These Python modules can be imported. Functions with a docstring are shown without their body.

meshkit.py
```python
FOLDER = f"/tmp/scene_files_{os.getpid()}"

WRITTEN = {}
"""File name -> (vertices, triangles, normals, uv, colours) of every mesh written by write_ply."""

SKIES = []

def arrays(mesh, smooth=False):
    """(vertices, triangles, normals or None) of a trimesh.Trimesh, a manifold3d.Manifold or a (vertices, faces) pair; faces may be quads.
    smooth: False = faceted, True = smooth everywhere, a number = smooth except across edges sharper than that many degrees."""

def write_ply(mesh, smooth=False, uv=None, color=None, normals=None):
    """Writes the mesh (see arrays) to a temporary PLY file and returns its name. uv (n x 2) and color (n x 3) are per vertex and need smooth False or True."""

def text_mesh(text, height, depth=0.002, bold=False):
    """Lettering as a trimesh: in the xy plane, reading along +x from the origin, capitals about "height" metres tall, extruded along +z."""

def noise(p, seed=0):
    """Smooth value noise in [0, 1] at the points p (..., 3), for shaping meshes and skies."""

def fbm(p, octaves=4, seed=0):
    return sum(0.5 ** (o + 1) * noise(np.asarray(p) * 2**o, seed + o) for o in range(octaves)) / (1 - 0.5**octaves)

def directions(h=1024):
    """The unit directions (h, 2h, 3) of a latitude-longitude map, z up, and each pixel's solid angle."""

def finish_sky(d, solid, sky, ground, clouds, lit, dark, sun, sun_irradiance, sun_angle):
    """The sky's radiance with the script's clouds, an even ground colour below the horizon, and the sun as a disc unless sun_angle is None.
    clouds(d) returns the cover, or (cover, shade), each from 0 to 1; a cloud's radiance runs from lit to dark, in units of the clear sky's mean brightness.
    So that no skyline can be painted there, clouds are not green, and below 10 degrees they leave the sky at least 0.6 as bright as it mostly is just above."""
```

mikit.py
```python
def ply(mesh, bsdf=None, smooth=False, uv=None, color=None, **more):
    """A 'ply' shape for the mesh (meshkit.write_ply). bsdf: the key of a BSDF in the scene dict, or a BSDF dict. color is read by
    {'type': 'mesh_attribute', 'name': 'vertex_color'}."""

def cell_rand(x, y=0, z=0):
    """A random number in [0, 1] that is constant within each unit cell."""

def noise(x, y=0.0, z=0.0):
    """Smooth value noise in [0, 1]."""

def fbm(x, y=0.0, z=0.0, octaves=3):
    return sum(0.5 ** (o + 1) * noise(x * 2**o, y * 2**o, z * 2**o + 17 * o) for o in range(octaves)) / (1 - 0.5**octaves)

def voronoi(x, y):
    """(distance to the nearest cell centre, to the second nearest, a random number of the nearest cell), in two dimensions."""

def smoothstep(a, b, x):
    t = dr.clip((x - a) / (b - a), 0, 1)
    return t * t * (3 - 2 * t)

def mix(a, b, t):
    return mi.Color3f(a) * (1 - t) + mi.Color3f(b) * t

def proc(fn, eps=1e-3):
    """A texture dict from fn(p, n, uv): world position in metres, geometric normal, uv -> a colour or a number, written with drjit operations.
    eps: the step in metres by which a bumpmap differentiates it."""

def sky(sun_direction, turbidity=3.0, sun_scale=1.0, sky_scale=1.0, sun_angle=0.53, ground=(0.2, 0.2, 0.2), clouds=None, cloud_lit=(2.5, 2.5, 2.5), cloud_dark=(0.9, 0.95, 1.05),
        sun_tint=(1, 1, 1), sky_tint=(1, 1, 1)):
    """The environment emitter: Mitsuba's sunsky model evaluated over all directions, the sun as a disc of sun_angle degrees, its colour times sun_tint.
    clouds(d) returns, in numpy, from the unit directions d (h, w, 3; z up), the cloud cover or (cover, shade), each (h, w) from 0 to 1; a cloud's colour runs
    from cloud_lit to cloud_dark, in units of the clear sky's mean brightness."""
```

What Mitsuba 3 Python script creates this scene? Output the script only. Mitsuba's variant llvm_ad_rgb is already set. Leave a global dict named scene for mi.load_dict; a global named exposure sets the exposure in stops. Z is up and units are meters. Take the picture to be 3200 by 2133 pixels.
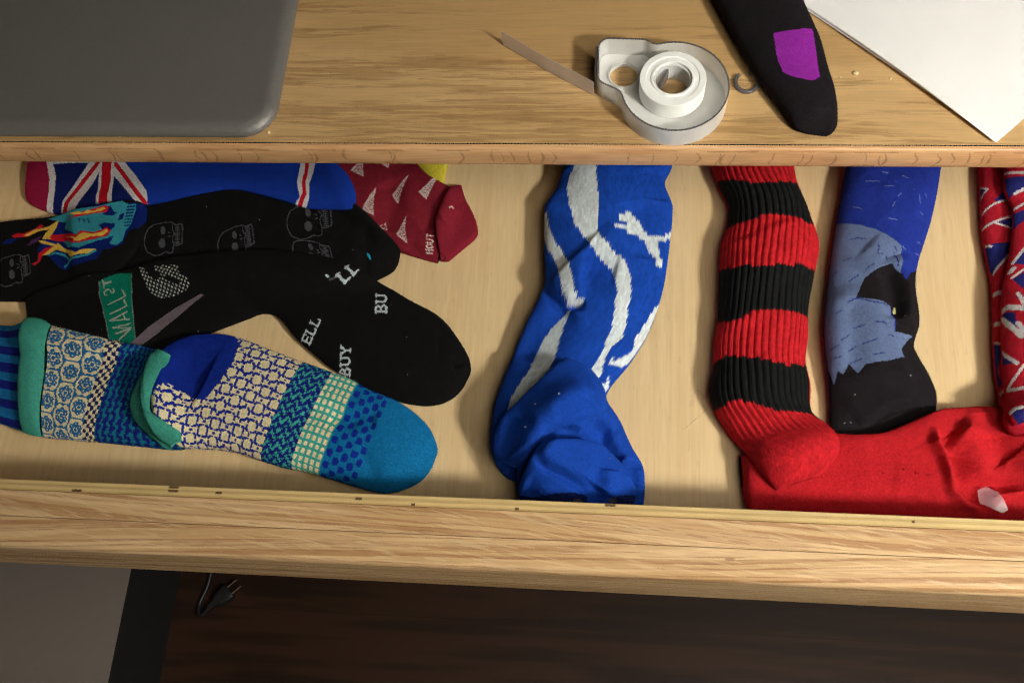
import math, random
import numpy as np, trimesh, shapely
from shapely import geometry as sg, affinity
from scipy import interpolate, ndimage
import drjit as dr
import mitsuba as mi
import meshkit, mikit
from mikit import noise, fbm, voronoi, cell_rand, smoothstep, mix

random.seed(7)
rng = np.random.default_rng(11)
T4 = mi.ScalarTransform4f
scene, labels = {}, {}

# ================================================================== camera, lights, exposure
EYE, LOOK = [0.09148, -0.34444, 0.85251], [-0.09900, 0.37277, -0.92263]
UP = [-0.02443, 0.92599, 0.37675]
scene["camera"] = {"type": "perspective", "fov": 56.253, "fov_axis": "x", "near_clip": 0.01, "far_clip": 50.0,
                   "to_world": T4().look_at(origin=EYE, target=[e + d for e, d in zip(EYE, LOOK)], up=UP)}
exposure = -0.08
LAMP_AT, LAMP_R, LAMP_L = [0.90, -0.56, 0.94], 0.070, [372, 356, 322]  # unseen globe at the right, placed so shadows fall leftwards
CEILING_AT, CEILING_R, CEILING_L = [0.70, -0.50, 1.55], 0.45, [4.9, 4.4, 3.75]  # unseen overhead disc, set to the right to soften shadows


# ================================================================== scene helpers
def tag(key, label=None, category=None, group=None, kind=None):
    d = {k: v for k, v in (("label", label), ("category", category), ("group", group), ("kind", kind)) if v}
    if d:
        labels[key] = d


def put(key, mesh, bsdf, smooth=30, **more):
    scene[key] = mikit.ply(mesh, bsdf, smooth=smooth, **more)
    return key


def prism(profile, x0, x1, axis="x"):
    """A closed profile (a, b) swept along x (profile in y, z) or along y (profile in x, z) or z (profile in x, y)."""
    g = profile if hasattr(profile, "exterior") else sg.Polygon(profile)
    m = trimesh.creation.extrude_polygon(g, x1 - x0, engine="earcut")
    a = np.array(m.vertices)
    if axis == "x":
        v = np.stack([a[:, 2] + x0, a[:, 0], a[:, 1]], 1)
    elif axis == "y":
        v = np.stack([a[:, 0], a[:, 2] + x0, a[:, 1]], 1)
    else:
        v = np.stack([a[:, 0], a[:, 1], a[:, 2] + x0], 1)
    m = trimesh.Trimesh(v, m.faces, process=False)
    if m.volume < 0:
        m.invert()
    return m


def rounded(x0, x1, y0, y1, r, n=6):
    return sg.box(x0 + r, y0 + r, x1 - r, y1 - r).buffer(r, quad_segs=n)


def box(x0, x1, y0, y1, z0, z1, r=0.0012):
    return prism(rounded(y0, y1, z0, z1, r, 3), x0, x1)


def tube(path, radius, sides=10, closed=False):
    p = np.asarray(path, float)
    t = np.gradient(p, axis=0)
    t /= np.linalg.norm(t, axis=1, keepdims=True) + 1e-12
    ref = np.array([0, 0, 1.0]) if abs(t[:, 2]).max() < 0.95 else np.array([1.0, 0.2, 0])
    a = np.cross(t, ref)
    a /= np.linalg.norm(a, axis=1, keepdims=True) + 1e-12
    b = np.cross(t, a)
    ang = np.arange(sides) * 2 * np.pi / sides
    rr = np.broadcast_to(radius, (len(p),))
    v = (p[:, None] + rr[:, None, None] * (np.cos(ang)[None, :, None] * a[:, None] + np.sin(ang)[None, :, None] * b[:, None])).reshape(-1, 3)
    i, j = np.meshgrid(np.arange(len(p) - 1), np.arange(sides), indexing="ij")
    q = np.stack([i * sides + j, i * sides + (j + 1) % sides, (i + 1) * sides + (j + 1) % sides, (i + 1) * sides + j], -1).reshape(-1, 4)
    f = np.vstack([q[:, [0, 1, 2]], q[:, [0, 2, 3]]])
    k = len(v)
    v = np.vstack([v, p[:1], p[-1:]])
    s = np.arange(sides)
    f = np.vstack([f, np.stack([(s + 1) % sides, s, s * 0 + k], 1), np.stack([k - 1 - sides + s + 0 * s, k - sides + (s + 1) % sides, s * 0 + k + 1], 1)]) if False else f
    caps0 = np.stack([(s + 1) % sides, s, np.full(sides, k)], 1)
    caps1 = np.stack([k - sides + s, k - sides + (s + 1) % sides, np.full(sides, k + 1)], 1)
    m = trimesh.Trimesh(v, np.vstack([f, caps0, caps1]), process=False)
    if m.volume < 0:
        m.invert()
    return m


def sphere(c, r, sub=2, squash=(1, 1, 1)):
    m = trimesh.creation.icosphere(subdivisions=sub, radius=r)
    m.vertices = m.vertices * squash + np.asarray(c)
    return m


# ================================================================== wood and other plain materials
def principled(color, rough=0.5, spec=0.5, **more):
    c = color if isinstance(color, dict) else {"type": "rgb", "value": list(color)}
    return {"type": "principled", "base_color": c, "roughness": rough, "specular": spec, **more}


def oak_top(p, n, uv):
    x, y = p.x, p.y
    yy = y + 0.012 * (fbm(x * 3.2, y * 8, 1.0) - 0.5) + 0.0022 * noise(x * 26, y * 60)
    band = fbm(x * 4.2 + 4, yy * 95, 2.0, 3)
    dark = smoothstep(0.52, 0.63, band) * smoothstep(0.25, 0.60, noise(x * 22, yy * 420))
    pores = smoothstep(0.62, 0.74, noise(x * 70, yy * 1300)) * (0.25 + 0.75 * smoothstep(0.45, 0.6, band))
    c = mix((0.55, 0.36, 0.165), (0.47, 0.295, 0.125), smoothstep(0.3, 0.7, fbm(x * 3, yy * 30)))
    c = mix(c, (0.30, 0.17, 0.068), 0.52 * dark)
    c = mix(c, (0.23, 0.125, 0.05), 0.36 * pores)
    return c * (0.94 + 0.12 * noise(x * 34, yy * 800))


def edge_wood(p, n, uv):
    x, z = p.x, p.z - 0.118 + 0.9 * (p.y - 0.1320)
    base = mix((0.60, 0.36, 0.175), (0.52, 0.285, 0.13), smoothstep(0.3, 0.7, fbm(x * 18, z * 90 + 3, 5.0)))
    fib = noise(x * 60, z * 900 + p.y * 500)
    out = mi.Float(0)
    for s, (pitch, bend) in enumerate(((0.019, 26.0), (0.043, -22.0), (0.031, 40.0))):
        t = x + bend * z * z + 0.004 * (noise(x * 30, z * 150) - 0.5)
        k = dr.floor(t / pitch)
        d = t - (k + 0.15 + 0.7 * cell_rand(k, s, 3)) * pitch
        on = dr.select(cell_rand(k, s, 9) > 0.5, 1.0, 0.0)
        wide = (0.0007 + 0.0018 * cell_rand(k, s, 5)) * smoothstep(0.012, 0.002, dr.abs(z - 0.004 + 0.008 * cell_rand(k, s, 7)))
        out = dr.maximum(out, on * smoothstep(wide, 0.2 * wide, dr.abs(d)) * (0.45 + 0.55 * noise(x * 300, z * 300)))
    c = mix(base, (0.24, 0.105, 0.042), 0.7 * out * smoothstep(0.1306, 0.1285, p.z))
    return c * (0.9 + 0.2 * fib)


def birch(p, n, uv):
    x, y = p.x, p.y
    xx = x + 0.004 * fbm(x * 5, y * 4)
    g = fbm(xx * 260, y * 7.0, 7.0, 3)
    f = noise(xx * 1100, y * 60)
    c = mix((0.640, 0.480, 0.262), (0.608, 0.443, 0.232), smoothstep(0.25, 0.75, g))
    c = mix(c, (0.58, 0.41, 0.22), 0.22 * smoothstep(0.45, 0.8, fbm(xx * 14, y * 6, 3.0)))
    fleck = smoothstep(0.83, 0.92, noise(xx * 520, y * 70)) * 0.16
    return mix(c, (0.42, 0.25, 0.11), fleck) * (0.96 + 0.08 * f)


def oak_front(p, n, uv):
    x, y = p.x, p.y + 0.8 * p.z
    inner = p.y > -0.2057
    s = dr.select(inner, 0.045, -0.030) + 0.015 * dr.sin(x * 7.0 + dr.select(inner, 0.0, 2.0))
    yy = y + s * x + 0.0012 * (fbm(x * 16, y * 60, 4.0) - 0.5)
    band = fbm(x * 5.5, yy * 440, dr.select(inner, 2.0, 9.0), 2)
    dark = smoothstep(0.46, 0.60, band)
    wide = smoothstep(0.42, 0.62, fbm(x * 5, yy * 140, dr.select(inner, 5.0, 12.0), 3))
    pores = smoothstep(0.60, 0.72, noise(x * 75 + 300 * yy, yy * 1500))
    ray = smoothstep(0.70, 0.82, noise(x * 130 + yy * 620, yy * 330))
    c = mix((0.575, 0.395, 0.212), (0.45, 0.275, 0.125), 0.75 * wide)
    c = mix(c, (0.345, 0.185, 0.080), dark * (0.40 + 0.40 * wide))
    c = mix(c, (0.25, 0.12, 0.05), 0.40 * pores * (0.35 + 0.65 * dark))
    c = mix(c, (0.64, 0.48, 0.28), 0.35 * ray)
    knot = dr.square((x - 0.19) / 0.0045) + dr.square((p.y + 0.214) / 0.0016)
    return mix(c, (0.20, 0.095, 0.04), 0.6 * smoothstep(1.3, 0.3, knot)) * (0.95 + 0.10 * noise(x * 40, yy * 900))


def ply_edge(p, n, uv):
    x, y = p.x, p.y
    t = (y + 0.1830) / 0.0092
    layer = 0.5 + 0.5 * dr.sin(t * 13.0 + 0.6)
    c = mix((0.52, 0.38, 0.17), (0.40, 0.27, 0.105), smoothstep(0.35, 0.75, layer) * 0.8)
    c = c * (0.85 + 0.3 * fbm(x * 30, y * 900))
    k = dr.floor(x / 0.017)
    m = dr.floor(t * 3)
    d = (x - (k + 0.2 + 0.6 * cell_rand(k, m, 2)) * 0.017) / (0.0014 + 0.0055 * dr.square(cell_rand(k, m, 4)))
    gap = dr.select(cell_rand(k, m, 6) > 0.945, 1.0, 0.0) * smoothstep(1.0, 0.6, dr.abs(d)) * smoothstep(0.42, 0.28, dr.abs(t * 3 - m - 0.5))
    return mix(c, (0.055, 0.025, 0.012), 0.9 * gap)


def floor_wood(p, n, uv):
    x, y = p.x, p.y
    g = fbm(x * 5, y * 70, 3.0, 3)
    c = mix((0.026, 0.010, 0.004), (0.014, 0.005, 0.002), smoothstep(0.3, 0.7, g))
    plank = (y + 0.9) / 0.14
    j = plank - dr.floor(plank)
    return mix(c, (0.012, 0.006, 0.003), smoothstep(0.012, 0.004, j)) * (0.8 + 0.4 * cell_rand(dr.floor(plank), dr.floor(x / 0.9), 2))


def brushed(p, n, uv):
    return mi.Color3f(0.185, 0.178, 0.165) * (0.90 + 0.20 * noise(p.x * 1500, p.y * 1500, p.z * 1500))


scene["oak_top"] = principled(mikit.proc(oak_top), 0.42, 0.35)
scene["edge_wood"] = principled(mikit.proc(edge_wood), 0.38, 0.4)
scene["birch"] = principled(mikit.proc(birch), 0.45, 0.35)
scene["oak_front"] = principled(mikit.proc(oak_front), 0.45, 0.25)
scene["ply_edge"] = principled(mikit.proc(ply_edge), 0.55, 0.3)
scene["floor_wood"] = principled(mikit.proc(floor_wood), 0.6, 0.2)
scene["raw_wood"] = principled((0.42, 0.28, 0.13), 0.6, 0.3)
scene["aluminium"] = principled(mikit.proc(brushed), 0.5, 0.5, metallic=0.35)
scene["dark_plastic"] = principled((0.012, 0.012, 0.013), 0.45, 0.4)
scene["grey_plastic"] = principled((0.185, 0.155, 0.135), 0.6, 0.3)
scene["brass"] = {"type": "roughconductor", "material": "Cu", "alpha": 0.3, "specular_reflectance": {"type": "rgb", "value": [0.75, 0.72, 0.7]}}
scene["paper"] = {"type": "twosided", "bsdf": principled((0.84, 0.84, 0.82), 0.8, 0.2)}
scene["tape_white"] = principled((0.88, 0.90, 0.86), 0.35, 0.45)
scene["tape_top"] = principled((0.76, 0.79, 0.76), 0.3, 0.5)
scene["clear_shell"] = {"type": "blendbsdf", "weight": 0.58, "a": {"type": "twosided", "bsdf": principled((0.92, 0.94, 0.92), 0.12, 0.8)}, "b": {"type": "thindielectric", "int_ior": 1.49}}
scene["clear_base"] = {"type": "blendbsdf", "weight": 0.42, "a": {"type": "twosided", "bsdf": principled((0.88, 0.90, 0.88), 0.16, 0.6)}, "b": {"type": "thindielectric", "int_ior": 1.49}}
scene["smoky_clear"] = {"type": "blendbsdf", "weight": 0.40, "a": {"type": "twosided", "bsdf": principled((0.12, 0.115, 0.12), 0.2, 0.5)}, "b": {"type": "thindielectric", "int_ior": 1.49}}
scene["grey_film"] = {"type": "blendbsdf", "weight": 0.45, "a": {"type": "twosided", "bsdf": principled((0.86, 0.79, 0.76), 0.3, 0.5)}, "b": {"type": "thindielectric", "int_ior": 1.45}}
scene["pink_film"] = {"type": "blendbsdf", "weight": 0.50, "a": {"type": "twosided", "bsdf": principled((0.66, 0.42, 0.46), 0.22, 0.7)}, "b": {"type": "thindielectric", "int_ior": 1.45}}
scene["crumb_stuff"] = principled((0.68, 0.56, 0.30), 0.8, 0.2)
scene["cyan_cotton"] = principled((0.01, 0.26, 0.42), 0.9, 0.1)
scene["hair_brown"] = principled((0.34, 0.23, 0.12), 0.5, 0.4)
scene["lamp_metal"] = principled((0.06, 0.06, 0.06), 0.5, 0.4)
scene["lint_white"] = principled((0.55, 0.55, 0.52), 0.9, 0.1)

# ================================================================== the floor, the desk, the drawer
FLOOR = -0.617
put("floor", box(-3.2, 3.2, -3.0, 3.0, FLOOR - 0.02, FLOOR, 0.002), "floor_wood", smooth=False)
tag("floor", "dark brown wooden floor below the desk", kind="structure")

DESK = 0.132
put("desk__top", box(-0.80, 0.86, 0.1368, 0.78, 0.106, DESK, 0.0006), "oak_top")
arc = [(0.1357 - 0.0062 * math.sin(a) ** 0.55, 0.118 + 0.014 * math.cos(a)) for a in np.linspace(0.0, math.pi, 25)]
put("desk__edge_strip", prism([(0.1357, DESK)] + arc[1:-1] + [(0.1357, 0.104)], -0.80, 0.86), "edge_wood", smooth=40)
for i, (a, b) in enumerate(((-0.80, -0.775), (0.835, 0.86))):
    put("desk__side_panel" + ("_%03d" % i if i else ""), box(a, b, 0.16, 0.78, FLOOR, 0.1058, 0.001), "oak_top")
put("desk__back_panel", box(-0.774, 0.834, 0.755, 0.775, FLOOR + 0.1, 0.1056, 0.001), "raw_wood")
put("desk__drawer_shelf", box(-0.774, 0.834, 0.17, 0.754, -0.030, -0.012, 0.001), "raw_wood")
put("desk__joint_shade_strip", box(-0.80, 0.86, 0.13572, 0.13678, 0.1065, DESK - 0.0002, 0.0002), "dark_plastic")  # dark filler strip: the shade of the open joint put in as colour
tag("desk__joint_shade_strip", "thin dark strip standing in for shade in the gap behind the edge strip")
tag("desk", "oak desk with a rounded front edge strip, above the open drawer", "desk")
tag("desk__edge_strip", "rounded solid wood strip along the front edge")

put("drawer__bottom", box(-0.600, 0.640, -0.1755, 0.60, -0.008, 0.0, 0.0004), "birch")
put("drawer__inner_front", box(-0.612, 0.652, -0.1830, -0.1738, -0.0115, 0.0900, 0.0007), "ply_edge", smooth=40)
tag("drawer__inner_front", "pale plywood edge with small dark voids")
put("drawer__front_cap", box(-0.66, 0.70, -0.2052, -0.1833, -0.0115, 0.0912, 0.0006), "oak_front", smooth=40)
front = sg.Polygon([(-0.2058, -0.012), (-0.2058, 0.0915), (-0.2225, 0.0915)] + [(-0.2225 - 0.0085 * math.sin(a), 0.0830 + 0.0085 * math.cos(a)) for a in np.linspace(0.1, math.pi / 2, 9)] + [(-0.2310, -0.004), (-0.2285, -0.012)])
put("drawer__front_panel", prism(front, -0.66, 0.70), "oak_front", smooth=40)
tag("drawer__front_panel", "oak front board with a rounded upper edge")
put("drawer__side", box(-0.612, -0.6004, -0.1735, 0.60, -0.0115, 0.0885, 0.0007), "birch")
put("drawer__side_001", box(0.6404, 0.652, -0.1735, 0.60, -0.0115, 0.0885, 0.0007), "birch")
put("drawer__back", box(-0.600, 0.640, 0.6004, 0.611, -0.0115, 0.0885, 0.0007), "birch")
tag("drawer", "pulled-out wooden drawer full of patterned socks", "drawer")


# ------------------------------------------------------------------ cloth helpers
GX, GY, GS = -0.75, -0.36, 0.0015          # the grid on which cloth is draped: origin and step
GN = (1000, 560)


class Relief:
    """Height of whatever lies on a board so far, so that the next sock drapes over it."""

    def __init__(self, z):
        self.z0, self.z = z, np.full(GN, z)

    def base(self, x, y, soft=0.005):
        key = round(soft * 1e4)
        if getattr(self, "key", None) != (key, self.z.sum()):
            m = ndimage.maximum_filter(self.z, size=int(0.006 / GS) | 1)
            self.smooth, self.key = ndimage.gaussian_filter(m, soft / GS), (key, self.z.sum())
        return ndimage.map_coordinates(self.smooth, [(x - GX) / GS, (y - GY) / GS], order=1, mode="nearest")

    def add(self, p):
        i = np.clip(((p[:, :2] - [GX, GY]) / GS).round().astype(int), 0, np.array(GN) - 1)
        m = np.full(GN, self.z0 - 1)
        np.maximum.at(m, (i[:, 0], i[:, 1]), p[:, 2])
        m = ndimage.grey_closing(m, size=5)
        self.z = np.maximum(self.z, m)


def along(points, t, tt):
    return interpolate.Akima1DInterpolator(t, points, axis=0)(tt)


def to_path(x, y, path):
    """(signed distance to a polyline, left positive; position along it from 0 to 1)"""
    path = np.asarray(path, float)
    best, sign, where = np.full(x.shape, 1e9), np.zeros(x.shape), np.zeros(x.shape)
    seg = np.linalg.norm(np.diff(path, axis=0), axis=1)
    cum = np.concatenate([[0], np.cumsum(seg)])
    for k in range(len(path) - 1):
        a, d = path[k], path[k + 1] - path[k]
        t = np.clip(((x - a[0]) * d[0] + (y - a[1]) * d[1]) / (d @ d), 0, 1)
        ex, ey = x - a[0] - t * d[0], y - a[1] - t * d[1]
        r = np.hypot(ex, ey)
        near = r < best
        best = np.where(near, r, best)
        sign = np.where(near, np.sign(d[0] * ey - d[1] * ex), sign)
        where = np.where(near, (cum[k] + t * seg[k]) / cum[-1], where)
    return best * sign, where


def loft(part, relief, step=0.0016):
    """One piece of knitted tube between its two side lines: (vertices, faces, normals, uv in mm, rows, columns)."""
    L, R = np.array(part["L"], float) / 1000, np.array(part["R"], float) / 1000
    mid = (L + R) / 2
    h = np.broadcast_to(np.asarray(part.get("h", 14), float) / 1000, len(L)).copy()
    t = np.concatenate([[0], np.cumsum(np.maximum(np.linalg.norm(np.diff(mid, axis=0), axis=1), 0.5 * (np.linalg.norm(np.diff(L, axis=0), axis=1) + np.linalg.norm(np.diff(R, axis=0), axis=1)) * 0.6))])
    n = max(12, int(t[-1] / step))
    tt = np.linspace(0, t[-1], n)
    L, R, h = along(L, t, tt), along(R, t, tt), interpolate.PchipInterpolator(t, h)(tt)
    mid, half = (L + R) / 2, (R - L) / 2
    w = 2 * np.linalg.norm(half, axis=1)
    h = h * np.minimum(1, w / (0.55 * np.median(w))) ** 0.75
    nt = part.get("around", 90)
    th = np.concatenate([np.linspace(0, np.pi, nt), np.linspace(np.pi, 2 * np.pi, 23)[1:]])
    q, s = -np.cos(th), np.sin(th)
    top = s >= 0
    zr = part.get("rim", 0.42)
    prof = np.where(top, zr + (1 - zr) * np.abs(s) ** part.get("full", 0.8), zr * (1 - np.abs(s) ** 0.4))
    xy = mid[:, None] + q[None, :, None] * half[:, None]
    z = prof[None] * h[:, None]
    # fabric coordinates: around the tube from the middle of its upper side, and along it
    du = np.hypot(np.linalg.norm(np.diff(xy, axis=1), axis=2), np.diff(z, axis=1))
    u = np.concatenate([np.zeros((n, 1)), np.cumsum(du, axis=1)], axis=1)
    u = u - u[:, [nt // 2]]
    v = np.concatenate([[0], np.cumsum(np.linalg.norm(np.diff(mid, axis=0), axis=1))])
    weight = np.where(top, np.abs(s) ** 0.6, 0)[None] * np.minimum(1, h / 0.006)[:, None]
    x, y = xy[..., 0], xy[..., 1]
    lift = part.get("crumple", 0.8) / 1000 * 2 * (meshkit.fbm(np.stack([x * 34, y * 34, x * 0 + part["id"]], -1), 3) - 0.5)
    for kind, path, width, amp in part.get("folds", ()):
        d, at = to_path(x, y, np.array(path) / 1000)
        ends = np.clip(np.minimum(at, 1 - at) / 0.12, 0, 1) ** 0.7
        wd = width / 1000
        if kind == "ridge":
            f = np.exp(-((d / wd) ** 2))
        else:                                   # a lip: raised on the left of the path, falling away behind it
            f = 1 / (1 + np.exp(-d / (0.12 * wd))) * np.exp(-np.maximum(d, 0) / (2.5 * wd)) - 0.8 * np.exp(-(((d + 0.22 * wd) / (0.20 * wd)) ** 2))
        lift = lift + amp / 1000 * f * np.where(np.abs(d) < 6 * wd, ends, 0)
    z = z + lift * weight
    if "rib" in part:                           # knitted ribs stand out from the tube
        period, amp, slant = part["rib"]
        a, b = part.get("rib_range", (-1e9, 1e9))
        on = np.clip((v * 1000 - a) / 8, 0, 1) * np.clip((b - v * 1000) / 8, 0, 1)
        wob = 0.9 * (meshkit.fbm(np.stack([u * 40, np.broadcast_to(v[:, None], u.shape) * 22, u * 0 + 3.3], -1), 2) - 0.5)
        wave = np.abs(np.cos(np.pi * ((u * 1000 + slant * v[:, None] * 1000) / period + wob))) ** 0.8
        wave = 0.5 + (wave - 0.5) * (0.75 + 0.5 * meshkit.noise(np.stack([u * 60, np.broadcast_to(v[:, None], u.shape) * 30, u * 0 + 8], -1)))
        z = z + amp / 1000 * (wave - 0.5) * weight * on[:, None]
    z = z + relief.base(x, y, part.get("drape", 0.005)) + 0.0003 + part.get("lift", 0) / 1000
    p = np.stack([x, y, z], -1)
    m = len(th)
    i, j = np.meshgrid(np.arange(n - 1), np.arange(m - 1), indexing="ij")
    a, b, c, e = i * m + j, i * m + j + 1, (i + 1) * m + j + 1, (i + 1) * m + j
    # normals, averaged over the seam
    dv, dt = np.gradient(p, axis=0), np.gradient(p, axis=1)
    dt[:, 0] = dt[:, -1] = p[:, 1] - p[:, -2]
    nn = np.cross(dv, dt)
    out = p - (mid[:, None] @ np.eye(2, 3) + np.array([0, 0, 1.0]) * p[..., 2].mean(1)[:, None, None])
    sg = np.sign((nn * out).sum(-1).sum())
    nn = nn * sg / np.maximum(np.linalg.norm(nn, axis=-1, keepdims=True), 1e-12)
    f = np.stack([a, b, c, e], -1) if sg < 0 else np.stack([a, e, c, b], -1)
    uv = np.stack([u * 1000 + 500, np.broadcast_to(v[:, None], u.shape) * 1000 + 1000 * part["id"]], -1)
    caps = []
    for row, face in ((0, 1), (n - 1, -1)):
        if w[row] > 0.012:
            caps.append((row, face))
    return p, f, nn, uv, top, caps


def pieces(part, relief):
    """The loft as {sub name: mesh arrays}, cut along its length where the knitting changes."""
    p, f, nn, uv, top, caps = loft(part, relief)
    n, m = p.shape[:2]
    relief.add(p[:, top].reshape(-1, 3))
    cuts = part.get("cuts") or [(part["name"], 1e9)]
    v = uv[:-1, 0, 1] - 1000 * part["id"]
    lo, made = -1e9, []
    for name, hi in cuts:
        rows = np.nonzero((v >= lo) & (v < hi))[0]
        lo = hi
        if not len(rows):
            continue
        a, b = rows[0], rows[-1] + 2
        V, N, U = p[a:b].reshape(-1, 3), nn[a:b].reshape(-1, 3), uv[a:b].reshape(-1, 2)
        F = (f[a:b - 1] - a * m).reshape(-1, 4)
        F = np.vstack([F[:, [0, 1, 2]], F[:, [0, 2, 3]]])
        for row, face in caps:
            if a <= row < b:
                ring = (row - a) * m + np.arange(m)
                k = len(V)
                c = p[row, :-1].mean(0) + [0, 0, 0]
                V = np.vstack([V, p[row], [c]])
                ax = p[row] - p[row + face * 2]
                ax = ax.mean(0) / np.linalg.norm(ax.mean(0))
                N = np.vstack([N, np.tile(ax, (m + 1, 1))])
                U = np.vstack([U, uv[row], [uv[row].mean(0)]])
                r = k + np.arange(m - 1)
                F = np.vstack([F, np.stack([r, r + 1, np.full(m - 1, k + m)], 1)[:, ::face]])
        made.append((name, V, F, N, U))
    return made

# ================================================================== knitted cloth: one material for all socks, each stitch coloured from its sock's chart
PAL = dict(black=(.0062, .0062, .0066), soft_black=(.0135, .0112, .0135), soft_black2=(.009, .010, .010), skull_grey=(.062, .064, .075), lint=(.22, .22, .22), maroon=(.190, .014, .026), maroon_plain=(.215, .015, .030),
           pale_pink=(.60, .46, .44), flag_blue=(.008, .036, .30), navy=(.007, .014, .11), navy2=(.022, .026, .17), flag_white=(.68, .65, .66), flag_red=(.52, .012, .025), crimson=(.46, .016, .032), magenta=(.30, .012, .055),
           deep_blue=(.004, .014, .12), cyan=(.035, .27, .34), flame=(.72, .47, .08), purple_dark=(.07, .02, .09), sign_green=(.003, .15, .095), sign_grey=(.15, .20, .17), sign_letter=(.30, .37, .30), mauve_grey=(.15, .12, .14),
           dot_grey=(.40, .44, .40), foot_letter=(.50, .57, .60), cream=(.74, .66, .41), turquoise=(.05, .30, .23), pat_blue=(.010, .125, .32), pat_navy=(.008, .014, .16), pat_indigo=(.012, .013, .085), pat_teal=(.010, .145, .24),
           heel_blue=(.006, .022, .235), toe_blue=(.006, .135, .33), dots_turq=(.05, .36, .31), royal=(.009, .056, .37), pale_yellow=(.62, .60, .26), hem=(.006, .014, .085), ice=(.60, .68, .70), slate=(.125, .175, .325), indigo=(.017, .034, .27), dash_navy=(.012, .02, .16),
           dash_pale=(.16, .22, .46), yellow=(.62, .54, .05), red=(.46, .015, .021), red_dark=(.22, .004, .008), violet=(.30, .025, .36))
NAMES = list(PAL)


def rings(u, v, pu, pv):
    """Distances from the centres of a staggered lattice: (du, dv)"""
    row = np.round(v / pv)
    off = np.where(np.mod(row, 2) == 0, 0, pu / 2)
    return (u - off) - np.round((u - off) / pu) * pu, v - row * pv


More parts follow.
